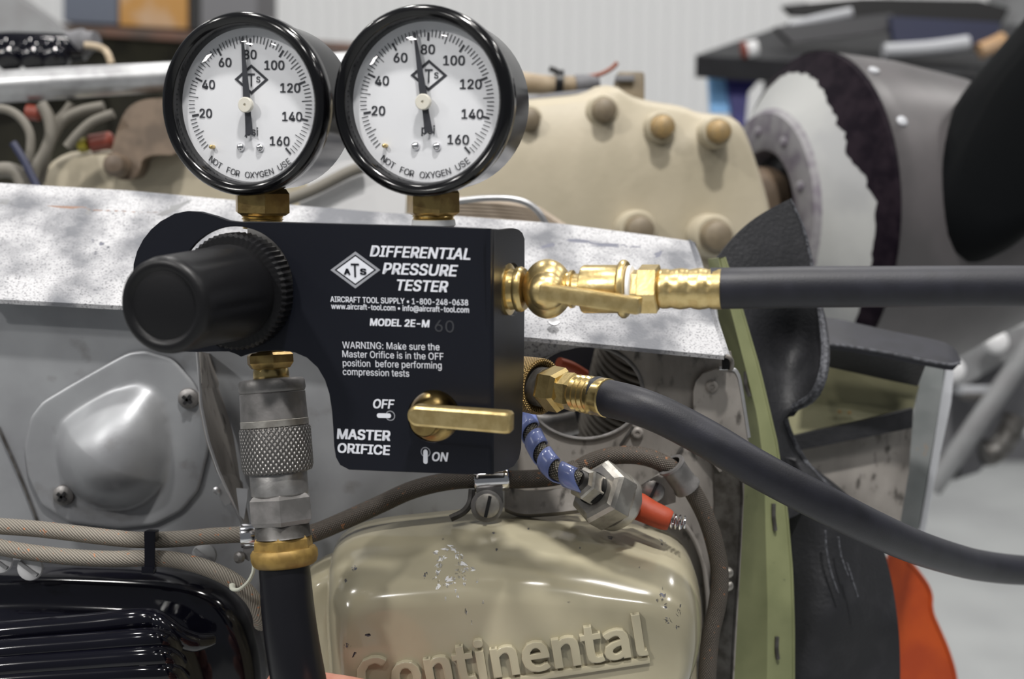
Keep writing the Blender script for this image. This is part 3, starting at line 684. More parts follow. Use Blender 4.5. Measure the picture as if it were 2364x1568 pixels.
# rounded end of the cap, rolled over its edge
end = [(1590, 556, .640), (1606, 566, .634), (1616, 590, .628), (1640, 670, .604), (1662, 750, .583), (1686, 822, .5665)]
e3 = resample([P(*p) for p in end], 20); c3 = resample([rows[i][-1] for i in range(29, -1, -1)], 20)
bm = new(); sheet(bm, [c3, [a.lerp(b, .6) + Vector((0, 0, .0008)) for a, b in zip(c3, e3)], e3, [p + Vector((.0012, .002, -.003)) for p in e3]], .001); obj('cap_end', bm, MAT['speckled_aluminium'], BA)
bm = new(); tube(bm, [P(1675, 822, .5665), P(1685, 826, .567), P(1690, 836, .569), P(1689, 850, .572), P(1684, 852, .574)], .0010, n=10, k=5); obj('cap_hem', bm, MAT['dirty_aluminium'], BA)
bm = new(); box(bm, P(1676, 838, .574), CR, CU, CF, .0032, .006, .004); obj('cap_gap', bm, MAT['black'], BA, smooth=False)
# flanged strip between cap and hole
fs = [(1205, 782), (1372, 797), (1330, 803), (1280, 815), (1238, 830), (1205, 842)]
extruded('hole_flange', [[PF.px(u, v, .002) for u, v in fs]], .0012, PF, MAT['speckled_aluminium'], BA, z=.0025)
dome_screw('rivet', PF.pw(1275, 744, .012), PF.N, pr(15, .57), MAT['grey_aluminium'], BA, h=.2) if False else None
bm = new(); lathe(bm, P(1279, 743, .5702), Vector((0, -.6, .8)), [(0, .0028), (.0006, .0027), (.0009, .0012), (.0009, 0)], n=20); obj('rivet', bm, MAT['bare_aluminium'], BA)
# bulged cover with two screws
ol = [(338, 807), (300, 811), (240, 844), (170, 884), (100, 926), (72, 962), (58, 1030), (66, 1095), (98, 1165), (160, 1205), (280, 1219), (360, 1210), (420, 1180), (462, 1130), (484, 1040), (489, 990), (474, 930), (448, 880), (402, 826)]
oc = resample([Vector((*PF.px(*p), 0)) for p in ol], 90, True); oc = round_poly(oc, 1)
cc = Vector((*PF.px(268, 1042), 0))
def bulge(x, y):
    u = (x - cc.x); v = (y - cc.y); th = radians(58); a = u * cos(th) + v * sin(th); b = -u * sin(th) + v * cos(th)
    wd_ = .0275 - max(0, a) * .28; la = .036 if a > 0 else .0285
    q = (a / la) ** 2 + (b / wd_) ** 2
    return .021 * max(0, 1 - q) ** .95 * (1 - .1 * max(0, a) / .036) if q < 1 else 0.0
rr = []
for k in range(26):
    s = 1 - k / 25.0; rr.append([PF.w((cc + (p - cc) * max(s, .005)).x, (cc + (p - cc) * max(s, .005)).y, .0022 + bulge(*((cc + (p - cc) * max(s, .005)).xy))) for p in oc])
rr.insert(0, [PF.w(p.x, p.y, .0005) for p in oc])
bm = new(); rings(bm, rr); cov = obj('bulged_cover', bm, MAT['grey_aluminium'], BA, sharp=None)
sm = cov.modifiers.new('smooth', 'SMOOTH'); sm.factor = .5; sm.iterations = 3
for u, v in ((436, 920), (148, 1143)): dome_screw('cross_head_screw', PF.pw(u, v, .0025), PF.N, pr(25, .588), MAT['zinc'], BA, 'cross', .55, .9)
# dark seams between sheets
for pts in ([(-5, 985), (20, 1040), (50, 1110), (88, 1208)], [(1462, 985), (1432, 1030)], [(1577, 1030), (1558, 1058)]):
    bm = new(); tube(bm, [PF.pw(u, v, .0008) for u, v in pts], .0007, n=8, k=4); obj('seam', bm, MAT['dark_steel'], BA)
# gusset standing off the panel beside the cover
fr_ = [(455, 811, .553), (460, 870, .552), (464, 935, .551), (480, 1015, .551), (503, 1085, .552), (533, 1150, .556), (562, 1216, .562)]
bk_ = [(482, 818, .586), (500, 880, .586), (520, 940, .586), (538, 1000, .586), (550, 1075, .587), (560, 1150, .588), (574, 1222, .588)]
a3, b3 = resample([P(*p) for p in fr_], 24), resample([P(*p) for p in bk_], 24)
bm = new(); sheet(bm, [a3, [x.lerp(y, .5) for x, y in zip(a3, b3)], b3], .0010); obj('gusset', bm, MAT['dirty_aluminium'], BA)
bm = new(); tube(bm, a3, .0007, n=8, k=1); obj('gusset_edge', bm, MAT['bare_aluminium'], BA)
# hinge tab and its rivet
bm = new(); poly_slab(bm, [PF.pw(u, v, .006) for u, v in ((505, 1120), (522, 1108), (532, 1122), (524, 1140), (535, 1160), (520, 1168), (508, 1152))], Vector((0, .0012, 0))); obj('small_tab', bm, MAT['bare_aluminium'], BA, smooth=False)
bm = new(); poly_slab(bm, [P(u, v, .556) for u, v in ((545, 1128), (572, 1130), (571, 1150), (563, 1200), (553, 1190))], Vector((0, .0012, 0))); obj('small_tab', bm, MAT['bare_aluminium'], BA, smooth=False)
bm = new(); lathe(bm, PF.pw(503, 1130, .004), PF.N, [(0, .0018), (.003, .0018), (.0036, .001), (.0036, 0)], n=14); obj('rivet', bm, MAT['bare_aluminium'], BA)
# corner tab with a rivet
tb = [(1600, 1010), (1600, 905), (1606, 880), (1622, 862), (1650, 852), (1688, 851), (1700, 858), (1708, 880), (1728, 1000), (1728, 1080), (1660, 1090)]
extruded('corner_tab', [[PF.px(u, v, .003) for u, v in tb]], .0016, PF, MAT['dirty_aluminium'], BA, z=.0036, bevel=.0003)
bm = new(); tube(bm, [PF.pw(u, v, .0035) for u, v in ((1660, 851), (1690, 852), (1702, 862), (1710, 890), (1729, 1010))], .0009, n=8, k=5); obj('tab_edge', bm, MAT['bare_aluminium'], BA)
for u, v, zz in ((1643, 893, .0037), (1471, 1000, .0004)):
    bm = new(); lathe(bm, PF.pw(u, v, zz), PF.N, [(0, .0030), (.0005, .0030), (.0012, .0024), (.0016, .0020), (.0016, .0012), (.0011, .0010), (.0011, 0)], n=20); obj('rivet', bm, MAT['dirty_aluminium'], BA)
# rim of the hole
bm = new(); tube(bm, [PF.w(x, y, .0004) for x, y in hole + [hole[0]]], .0009, n=8, k=1, caps=False); obj('hole_rim', bm, MAT['zinc'], BA)
# lower edge lip that hugs the rocker cover
lip = [(1500, 1165), (1548, 1190), (1590, 1225), (1620, 1290), (1632, 1360), (1634, 1430), (1615, 1500), (1588, 1568), (1580, 1640)]
l3 = smooth_path([PF.pw(u, v, .004) for u, v in lip], 5); bm = new(); sheet(bm, [l3, [p + Vector((.0012, .012, 0)) for p in l3]], .0012); obj('lower_lip', bm, MAT['dirty_aluminium'], BA)
bm = new(); tube(bm, l3, .0012, n=8, k=1); obj('lip_edge', bm, MAT['dirty_aluminium'], BA)
# channel along the panel's end
ch = [(1712, 1065), (1716, 1150), (1708, 1300), (1698, 1450), (1688, 1640)]
l3 = [PF.pw(u, v, .010) for u, v in ch]; bm = new(); sheet(bm, [[p + Vector((-.012, .008, 0)) for p in l3], [p + Vector((-.003, .004, 0)) for p in l3], l3, [p + Vector((.0015, .01, 0)) for p in l3]], .001); obj('end_channel', bm, MAT['dark_steel'], BA)
for u, v in ((1682, 1322), (1682, 1352)):
    bm = new(); lathe(bm, PF.pw(u, v, .012), Vector((-.6, -.8, .1)), [(0, .0026), (.002, .0026), (.003, .0018), (.003, 0)], n=14); obj('fastener', bm, MAT['nut_steel'], BA)

# ---- what shows through the hole
bm = new(); box(bm, P(1350, 930, .72), CR, CU, CF, .16, .10, .004); IN = tag(obj('shade_backing', bm, MAT['wet_black'], smooth=False), 'black sheet in place of the shaded engine interior behind the round baffle hole', 'engine part')  # black sheet: its colour gives the shade inside the hole
prof = []; A, B = P(1512, 745, .645), P(1440, 1020, .700); ln = (B - A).length; k = 0; t = 0
while t < ln:
    prof += [(t, .021), (t, .0270), (t + .0010, .0276), (t + .0020, .0270), (t + .0020, .021)]; t += .0046
bm = new(); lathe(bm, A, B - A, prof, n=56); CY = obj('finned_cylinder', bm, MAT['fin_dark']); tag(CY, 'dark finned engine cylinder seen through the round baffle hole', 'engine cylinder')
bm = new(); tube(bm, [P(1290, 838, .61), P(1320, 848, .615), P(1350, 866, .62)], .0028, n=12); tag(obj('orange_tube', bm, MAT['orange_rubber']), 'orange tube glimpsed behind the brass coupler in the hole', 'tube')
bm = new(); tube(bm, [P(1215, 975, .63), P(1275, 985, .62), P(1330, 975, .62)], .006, n=12); tag(obj('inner_rod', bm, MAT['zinc']), 'short metal rod low inside the round baffle hole', 'rod')

# ================================================================ tan rocker cover
RF = Frame(P(1190, 1440, .578), yaw=0)
RC = thing('rocker_cover', 'tan painted rocker cover with raised lettering and chipped paint', 'rocker cover', RF.pw(1190, 1560))
ro = [(770, 1262), (792, 1228), (840, 1203), (920, 1190), (1000, 1182), (1100, 1172), (1200, 1172), (1320, 1184), (1440, 1206), (1530, 1222), (1575, 1250), (1600, 1300), (1609, 1360), (1606, 1420), (1590, 1465), (1578, 1500), (1590, 1545), (1596, 1600), (1580, 1680), (1500, 1730), (1150, 1750), (860, 1750), (800, 1700), (778, 1600), (770, 1450), (764, 1340)]
rp = round_poly([Vector((*RF.px(*p), 0)) for p in ro], 2)
bm = new(); o96 = resample(rp, 128, True); cen = Vector((*RF.px(1185, 1480), 0)); rr = []
HT = .062
def rim(p, a, k=1.0):
    q = p - cen; m = 1 - cos(a); up_ = max(0.0, q.y) / .065; fy = .18 + .20 * min(1, up_); return cen + Vector((q.x * (1 - .19 * m) * k, q.y * (1 - fy * m) * k, 0))
for i in range(17):
    a = pi / 2 * i / 16; rr.append([RF.w(*rim(p, a).xy, HT * sin(a) + .0008 * noise.noise(Vector((p.x * 40, p.y * 40, i * .4))) * cos(a)) for p in o96])
for s in (.8, .6, .4, .2, .01): rr.append([RF.w(*rim(p, pi / 2, s).xy, HT) for p in o96])
rings(bm, rr); bvh = BVHTree.FromBMesh(bm); shell = obj('cover_shell', bm, MAT['tan_paint'], RC, sharp=None)
fo2 = [(690, 1330), (735, 1290), (800, 1262), (1000, 1235), (1300, 1235), (1545, 1262), (1602, 1330), (1606, 1450), (1610, 1700), (1200, 1790), (760, 1780), (690, 1600)]
bm = new(); fp = round_poly([Vector((*RF.px(*p), 0)) for p in fo2], 2); pillow(bm, RF, [(p.x, p.y) for p in fp], .022, rim=.10, n=96); obj('mounting_flange', bm, MAT['tan_paint'], RC, sharp=None)
# raised letters, one by one, and the rule beneath them
LF = Frame(RF.w(0, 0, HT), axes=(RF.R, RF.U, RF.N))
word = 'Continental'; a0, b0 = Vector(LF.px(838, 1604)), Vector(LF.px(1496, 1504)); e = (b0 - a0).normalized(); upv = Vector((-e.y, e.x))
full = text_mesh(word, 0, .026 * CAPH2, font=FONT2); X0, X1, _, _ = bounds(full); bpy.data.meshes.remove(full); sx = (b0 - a0).length / (X1 - X0); sy = pr(86, .52) / CAPH2
for i, chh in enumerate(word):
    pm = text_mesh(word[:i + 1], 0, .026 * CAPH2, font=FONT2); xr = bounds(pm)[1]; bpy.data.meshes.remove(pm)
    me = text_mesh(chh, 0, .026 * CAPH2, extrude=.05, bevel=.006, font=FONT2); xx = bounds(me)[1]; me.transform(Matrix.Translation((xr - xx, 0, 0)))
    m = Matrix(((e.x * sx, upv.x * sy, 0, a0.x - e.x * sx * X0), (e.y * sx, upv.y * sy, 0, a0.y - e.y * sx * X0), (0, 0, .042, .0004), (0, 0, 0, 1)))
    me.transform(LF.M @ m); me.name = 'raised_letter'; finish(bpy.data.objects.new('raised_letter', me), me, MAT['tan_paint'], RC, True, 30)
q0, q1 = Vector(LF.px(838, 1622)), Vector(LF.px(1500, 1521)); bm = new(); box(bm, LF.w(*((q0 + q1) / 2), .0006), LF.R * e.x + LF.U * e.y, LF.U * e.x - LF.R * e.y, LF.N, (q1 - q0).length, .0028, .0022, .0006); obj('raised_rule', bm, MAT['tan_paint'], RC)
for u, v, a, b, r in ((1528, 1376, 9, 19, .3), (1568, 1408, 7, 16, .1), (1541, 1433, 9, 7, 0), (1537, 1399, 4, 5, 0), (1563, 1448, 8, 5, 0), (1409, 1241, 7, 3, .2), (818, 1312, 6, 6, .6), (798, 1340, 3, 4, 0), (800, 1491, 8, 5, -.3), (818, 1512, 3, 7, .5), (981, 1329, 3, 7, .5),
                      (1141, 1230, 4, 2.5, 0), (1220, 1221, 2, 2, 0), (1146, 1269, 3, 3, 0), (1339, 1265, 1.6, 2, 0), (849, 1466, 6, 3, 0), (1313, 1391, 3, 2, 0), (1476, 1310, 1.5, 1.5, 0), (1023, 1245, 2, 2, 0)):
    bm = new(); patch(bm, u, v, a * 1.2, b * 1.2, r); obj('paint_chip', bm, MAT['chip_blue'], RC)
bm = new()
for u, v, a, b, r in ((1040, 1266, 14, 5, 0), (1058, 1282, 14, 8, .9), (1066, 1300, 5, 14, -.2), (1075, 1312, 17, 8, .4), (1062, 1322, 15, 8, -.5), (1046, 1338, 13, 8, -.5), (1070, 1334, 5, 13, -.3), (1033, 1348, 6, 13, .3), (1012, 1352, 4, 10, .2), (1010, 1322, 5, 16, .3), (1005, 1276, 6, 4, 0), (1016, 1302, 8, 10, .4),
                      (1022, 1288, 6, 8, .6), (1052, 1362, 2, 4, 0), (1028, 1383, 1.6, 5, 0), (1057, 1376, 2, 5, 0), (1102, 1343, 2, 4, 0), (1115, 1390, 2, 5, 0), (1075, 1412, 2, 6, 0), (1089, 1437, 1.6, 5, 0)):
    patch(bm, u, v, a * 1.25, b * 1.25, r, jag=.5, n=13, off=.0006)
obj('paint_scuff', bm, MAT['scuff_white'], RC, kind='stuff', label='white crusty scuff on the tan paint')
bm = new()
for u, v, a, b, r in ((1510, 1238, 22, 22, .6), (1532, 1252, 24, 14, .3), (1508, 1222, 26, 10, .2)): patch(bm, u, v, a, b, r, jag=.4, n=12, off=.00045 + u * 1e-8)
obj('scorched_patch', bm, MAT['burnt'], RC, label='bare scorched patch in the tan paint')
for u, v in ((870, 1388), (895, 1462), (1440, 1284)): pass

# ================================================================ black rocker cover
KF = Frame(P(280, 1450, .585), yaw=0)
BK = thing('black_rocker_cover', 'glossy black ribbed rocker cover under the pair of braided leads', 'rocker cover', KF.pw(250, 1600))
ko = [(-120, 1300), (100, 1290), (300, 1296), (430, 1305), (520, 1330), (575, 1385), (606, 1470), (616, 1560), (610, 1680), (500, 1760), (-120, 1760)]
kp = round_poly([Vector((*KF.px(*p), 0)) for p in ko], 2)
bm = new(); o = resample(kp, 110, True); cen = Vector((*KF.px(200, 1560), 0)); rr = []
for i, (s, z) in enumerate(((1, 0), (1, .012), (.99, .018), (.965, .0225), (.93, .0240), (.86, .0252), (.80, .0262), (.74, .0285), (.70, .034), (.665, .044), (.63, .051), (.59, .055), (.53, .057), (.3, .058), (.01, .058))):
    rr.append([KF.w(*(cen + (p - cen) * s).xy, z) for p in o])
rings(bm, rr); obj('cover_shell', bm, MAT['gloss_black'], BK, sharp=None)
for v0, v1, u1, zz in ((1462, 1432, 372, .0475), (1505, 1478, 390, .057), (1543, 1518, 398, .0615), (1575, 1553, 405, .0635)):
    bm = new(); tube(bm, [KF.pw(-120, v0 + 20, zz), KF.pw(0, v0, zz), KF.pw(200, (v0 + v1) / 2 - 3, zz), KF.pw(u1 - 60, v1, zz), KF.pw(u1 - 15, v1 + 2, zz - .003), KF.pw(u1 + 8, v1 + 16, zz - .009)], .0052, n=16); obj('raised_rib', bm, MAT['gloss_black'], BK)
bm = new(); tube(bm, [KF.pw(330, 1418, .041), KF.pw(360, 1432, .046), KF.pw(385, 1452, .047), KF.pw(410, 1470, .046), KF.pw(450, 1482, .042), KF.pw(490, 1476, .036)], [.003, .0045, .005, .005, .0045, .003], n=14); obj('raised_rib', bm, MAT['gloss_black'], BK)
for u, v, r, m in ((70, 1311, 30, 'white_plastic'), (2, 1296, 28, 'white_plastic'), (472, 1282, 30, 'mid_grey')):
    dome_screw('slotted_screw', KF.pw(u, v, .033 if u < 400 else .012), (KF.N + Vector((0, 0, .15))).normalized(), pr(r, .555), MAT[m], BK, 'line', .35, 2.5, MAT['mid_grey'])

# ================================================================ ignition leads and their clamps
def lead(name, label, pts, r, mat='braid_tan', part='braid', n=18):
    t = thing(name, label, 'ignition lead', P(*pts[len(pts) // 2]), 'braided ignition leads'); bm = new(); tube(bm, [P(*p) for p in pts], r, n=n); obj(part, bm, MAT[mat], t); return t
lead('ignition_lead', 'upper of the two tan braided leads above the black rocker cover', [(-60, 1209, .545), (0, 1215, .545), (80, 1221, .545), (160, 1230, .545), (250, 1241, .545), (330, 1247, .545), (420, 1244, .546), (500, 1237, .548), (575, 1235, .551), (640, 1240, .562)], pr(19, .545))
lead('ignition_lead', 'lower of the two tan braided leads, bending down beside the air hose', [(-60, 1253, .542), (0, 1264, .542), (80, 1277, .542), (170, 1287, .542), (260, 1291, .542), (340, 1289, .542), (410, 1294, .542), (480, 1313, .541), (540, 1342, .541), (580, 1378, .542), (600, 1415, .545), (604, 1440, .552)], pr(19, .542))
lead('ignition_lead', 'dark braided lead running from the air hose up to the bright clamp and hex nut', [(640, 1248, .566), (720, 1232, .560), (790, 1204, .558), (870, 1168, .556), (950, 1132, .555), (1030, 1112, .555), (1110, 1106, .555), (1200, 1107, .556), (1280, 1101, .558), (1330, 1082, .562)], pr(21, .556), 'braid_dark')
lead('ignition_lead', 'dark braided lead curving from behind the hex nut down past the corner clamp', [(1330, 1086, .565), (1370, 1065, .563), (1420, 1052, .560), (1480, 1053, .558), (1530, 1070, .557), (1575, 1103, .558), (1605, 1145, .562), (1632, 1200, .566), (1652, 1265, .568), (1662, 1330, .569), (1655, 1400, .570), (1640, 1470, .570), (1632, 1568, .570), (1630, 1650, .57)], pr(21, .56), 'braid_dark')
# zip tie round the pair
bm = new()
zt = [(333, 1234, .541), (352, 1232, .5395), (360, 1245, .538), (357, 1270, .5375), (352, 1300, .537), (350, 1318, .539), (338, 1318, .541), (334, 1300, .5385), (337, 1270, .5382), (335, 1250, .539)]
box(bm, P(346, 1272, .5365), CR, CU, CF, .0046, .0165, .0012, .0004); box(bm, P(350, 1237, .539), CR, CU, CF, .0052, .005, .006, .0008); box(bm, P(344, 1315, .538), CR, CU, CF, .0054, .0036, .005, .0006)
tag(obj('zip_tie', bm, MAT['gloss_black']), 'black zip tie holding the two tan braided leads together', 'zip tie')
# bright clamp on the upper lead
CA = thing('lead_clamp', 'bright steel loop clamp on the upper tan lead beside the air hose', 'clamp', P(572, 1262, .548), 'lead clamps')
bm = new(); A = P(556, 1238, .5505); lathe(bm, A, P(590, 1235, .5515) - A, [(0, pr(22, .55)), (0, pr(27, .55)), (.0008, pr(28, .55)), (.0055, pr(28, .55)), (.0064, pr(27, .55)), (.0064, pr(22, .55))], n=28, caps=False); obj('clamp_band', bm, MAT['chrome'], CA)
bm = new(); poly_slab(bm, [P(u, v, .549) for u, v in ((560, 1258), (586, 1258), (584, 1288), (574, 1296), (562, 1288))], Vector((0, .0012, 0))); obj('clamp_foot', bm, MAT['zinc'], CA, smooth=False)
bm = new(); lathe(bm, P(556, 1286, .549), Vector((-.5, -.8, .1)), [(0, .0026), (.002, .0026), (.003, .0016), (.003, 0)], n=14); obj('clamp_screw', bm, MAT['zinc'], CA)
bm = new(); tube(bm, [P(586, 1302, .532), P(584, 1322, .531), P(572, 1345, .530), P(552, 1361, .530), P(538, 1360, .532), P(536, 1350, .536)], .0013, n=10, flat=.6); tag(obj('cable_tie', bm, MAT['pale_tie']), 'pale plastic tie looped round the lower tan lead', 'cable tie')
# clamp with slotted screw over the rocker cover
CB = thing('lead_clamp', 'shiny loop clamp with slotted screw under the tester bottom edge', 'clamp', P(1125, 1190, .548), 'lead clamps')
bm = new(); A = P(1094, 1108, .555); lathe(bm, A, P(1176, 1103, .556) - A, [(0, .0048), (0, .0056), (.0008, .0060), (.0022, .0058), (.013, .0058), (.0145, .0060), (.0155, .0056), (.0155, .0048)], n=32, caps=False); obj('clamp_band', bm, MAT['chrome'], CB)
bm = new(); poly_slab(bm, [P(u, v, .5495) for u, v in ((1100, 1128), (1160, 1124), (1162, 1160), (1150, 1188), (1118, 1192), (1098, 1170))], Vector((0, .0015, 0))); obj('clamp_foot', bm, MAT['zinc'], CB, smooth=False)
bm = new(); lathe(bm, P(1124, 1168, .549), Vector((0, -1, .05)), [(0, .0072), (.001, .0072), (.0014, .0062)], n=28); obj('washer', bm, MAT['zinc'], CB)
dome_screw('slotted_screw', P(1126, 1168, .5475), Vector((.02, -1, .1)).normalized(), pr(29, .548), MAT['nut_steel'], CB, 'line', .32, 1.35)
bm = new(); s3 = [P(1165, 1150, .556), P(1200, 1163, .556), P(1250, 1163, .556), P(1330, 1155, .557), P(1345, 1150, .558)]; s3 = smooth_path(s3, 5); sheet(bm, [[p + Vector((0, .001, .006)) for p in s3], s3, [p + Vector((0, -.002, -.004)) for p in s3], [p + Vector((0, .001, -.0065)) for p in s3]], .001); obj('clamp_strap', bm, MAT['dirty_aluminium'], CB)
bm = new(); s3 = smooth_path([P(1090, 1130, .552), P(1086, 1160, .551), P(1070, 1182, .550), P(1040, 1197, .549)], 5); tube(bm, s3, .0016, n=8, k=1); obj('clamp_spring', bm, MAT['dark_steel'], CB)

# ================================================================ spark plug lead: blue spiral, nuts
SP = thing('spark_plug_lead', 'braided plug lead with blue spiral wrap ending in large hex nuts', 'spark plug lead', P(1420, 1190, .535))
path = [(1185, 870, .572), (1204, 930, .564), (1220, 985, .553), (1243, 1035, .543), (1272, 1076, .535), (1302, 1096, .5295), (1341, 1111, .5275)]
p3 = smooth_path([P(*p) for p in path], 14)
bm = new(); tube(bm, p3, pr(20, .534), n=20, k=1); obj('braid', bm, MAT['braid_steel'], SP)
tt = [(p3[min(i + 1, len(p3) - 1)] - p3[max(i - 1, 0)]).normalized() for i in range(len(p3))]
cum = [0.0]
for a, b in zip(p3, p3[1:]): cum.append(cum[-1] + (b - a).length)
def at(s):
    for i in range(len(cum) - 1):
        if cum[i + 1] >= s: f = (s - cum[i]) / max(cum[i + 1] - cum[i], 1e-9); return p3[i].lerp(p3[i + 1], f), tt[i].lerp(tt[i + 1], f).normalized()
    return p3[-1], tt[-1]
PIT = .0125; Rb = pr(23, .534); s = .0; e1 = None
def hel(s, ph):
    p, t = at(s); e_1 = (CR - t * CR.dot(t)).normalized(); e_2 = t.cross(e_1); a = 2 * pi * s / PIT + ph; return p + (e_1 * cos(a) + e_2 * sin(a)) * Rb
bm = new(); ph = 1.9; rows = [[], []]; sv = 0.0
n_ = 150; tot = cum[-1] - .006
for i in range(n_):
    s = tot * i / (n_ - 1); rows[0].append(hel(s, ph)); 
    p, t = at(min(s + .0084, cum[-1])); q, t0 = at(s); rows[1].append(rows[0][-1] + t0 * .0084)
mid = [[a.lerp(b, f) for a, b in zip(*rows)] for f in (0, .33, .66, 1)]
def push(p, s):
    q, t = at(s); w_ = (p - q) - t * (p - q).dot(t); return p + w_.normalized() * (Rb - w_.length)
sheet(bm, [[push(p, min(tot * i / (n_ - 1) + .0084 * f, cum[-1])) for i, p in enumerate(r)] for f, r in zip((0, .33, .66, 1), mid)], 0)
sp_o = obj('spiral_wrap', bm, MAT['blue_band'], SP, sharp=None, label='translucent blue spiral wrap'); so = sp_o.modifiers.new('solid', 'SOLIDIFY'); so.thickness = .0007; so.offset = 1
NA, NB = P(1336, 1109, .5275), P(1470, 1186, .550); nx = (NB - NA).normalized()
def nut(nm, prof, mat, n, rot, sm=False): bm = new(); lathe(bm, NA, nx, prof, n, rot); return obj(nm, bm, MAT[mat], SP, smooth=sm)
nut('lead_ferrule', [(-.001, pr(22, .53)), (0, pr(25, .53)), (.003, pr(28, .53))], 'dark_steel', 28, 0, True)
nut('small_hex_nut', [(.001, .0055), (.0022, .0070), (.0032, .0075), (.0095, .0075), (.0100, .0070)], 'nut_steel', 6, .1)
nut('nut_gap', [(.008, .0072), (.0112, .0072)], 'black', 32, 0, True)
nut('large_hex_nut', [(.0103, .0075), (.0103, .0112), (.0113, .0132), (.0130, .0146), (.0215, .0146), (.0230, .0136)], 'nut_steel', 6, .35)
nut('plug_shell', [(.0222, .0132), (.0240, .0134), (.0268, .0130), (.0280, .0110), (.0300, .0105)], 'nut_steel', 40, 0, True)
# red boot and spring lying on the cover
BT = thing('red_boot', 'orange red rubber boot with a wire spring beside the large hex nut', 'terminal boot', P(1510, 1215, .545))
bm = new(); tube(bm, [P(1452, 1158, .552), P(1475, 1170, .548), P(1505, 1185, .545), P(1535, 1198, .543), P(1548, 1203, .5425)], [pr(30, .55), pr(32, .548), pr(29, .545), pr(27, .543), pr(22, .5425)], n=20); obj('boot', bm, MAT['red_boot'], BT)
bm = new(); a, b = P(1545, 1201, .5428), P(1582, 1209, .5415); ax = (b - a).normalized(); e1, e2 = basis(ax); tube(bm, [a + (b - a) * (i / 50) + (e1 * cos(2 * pi * i / 14) + e2 * sin(2 * pi * i / 14)) * pr(16, .54) for i in range(51)], .00042, n=8, k=2); obj('spring', bm, MAT['chrome'], BT)
# slotted screw and corner clamp
dome_screw('slotted_screw', P(1508, 1134, .562), Vector((-.1, -1, .1)).normalized(), pr(27, .56), MAT['steel'], None, 'line', .35, 1.15)
tag([o for o in COL.objects if o.name.startswith('slotted_screw')][-1], 'dark slotted screw between the large hex nut and the corner clamp', 'screw')
CC = thing('lead_clamp', 'dull grey tubular clamp round the dark lead near the corner', 'clamp', P(1575, 1120, .558), 'lead clamps')
A, B = P(1548, 1072, .555), P(1592, 1132, .560)
bm = new(); lathe(bm, A, B - A, [(0, pr(24, .556)), (0, pr(33, .556)), (.001, pr(34, .556)), (.002, pr(30, .556)), (.0125, pr(30, .556)), (.0135, pr(33, .556)), (.0145, pr(33, .556)), (.0145, pr(24, .556))], n=32, caps=False); obj('clamp_sleeve', bm, MAT['zinc'], CC)
bm = new(); poly_slab(bm, [P(u, v, .566) for u, v in ((1480, 1120), (1530, 1090), (1560, 1120), (1560, 1160), (1520, 1172), (1486, 1150))], Vector((0, .0012, 0))); obj('clamp_foot', bm, MAT['dirty_aluminium'], CC, smooth=False)
# ================================================================ green frame strip, rubber seals, cowl bits to the right
GF_ = thing('green_frame', 'green primed sheet metal frame strip with staples beside the baffle end', 'frame', P(1770, 1500, .60))
le = [(1634, 598), (1650, 690), (1676, 830), (1696, 960), (1706, 1080), (1700, 1250), (1690, 1400), (1674, 1640)]
fo_ = [(1658, 596), (1680, 690), (1716, 830), (1748, 960), (1764, 1080), (1768, 1250), (1772, 1400), (1770, 1640)]
ri = [(1672, 594), (1708, 700), (1752, 850), (1792, 1020), (1816, 1180), (1828, 1320), (1832, 1450), (1832, 1640)]
R3 = lambda pts, d, n=30: resample([P(u, v, d if not callable(d) else d(v)) for u, v in pts], n)
A3 = R3(le, lambda v: .624); B3 = R3(fo_, lambda v: .607); C3 = R3(ri, lambda v: .613)
bm = new(); sheet(bm, [A3, B3, C3], .0012); obj('frame_strip', bm, MAT['green_primer'], GF_, sharp=12)
for pts in ([(1722, 858), (1722, 890), (1731, 915), (1736, 913), (1731, 880)], [(1786, 1163), (1786, 1195), (1790, 1225), (1796, 1228), (1793, 1195), (1791, 1165)], [(1794, 1470), (1793, 1500), (1796, 1522), (1802, 1520), (1801, 1495), (1802, 1472)]):
    bm = new(); tube(bm, [P(u, v, .6085) for u, v in pts[:3]], .0011, n=8); obj('staple', bm, MAT['dark_steel'], GF_)
bm = new(); tube(bm, C3, .0007, n=8, k=1); obj('strip_edge', bm, MAT['green_primer'], GF_)
# upper rubber seal with its folded edge
RS = thing('rubber_seal', 'black rubber baffle seal with wavy folded edge beside the green frame', 'rubber seal', P(1800, 900, .61))
L_ = [(1646, 600), (1690, 680), (1712, 715), (1740, 790), (1768, 880), (1790, 960), (1810, 1060), (1822, 1180), (1830, 1260)]
R_ = [(1824, 459), (1862, 545), (1878, 640), (1896, 730), (1906, 800), (1898, 870), (1872, 928), (1815, 948), (1822, 1010)]
n = 40
def bez(l, n): 
    q = smooth_path([Vector((a, b, 0)) for a, b in l], 10); return resample(q, n)
la = bez([(1646, 604), (1690, 548), (1745, 508), (1824, 459)], 18)
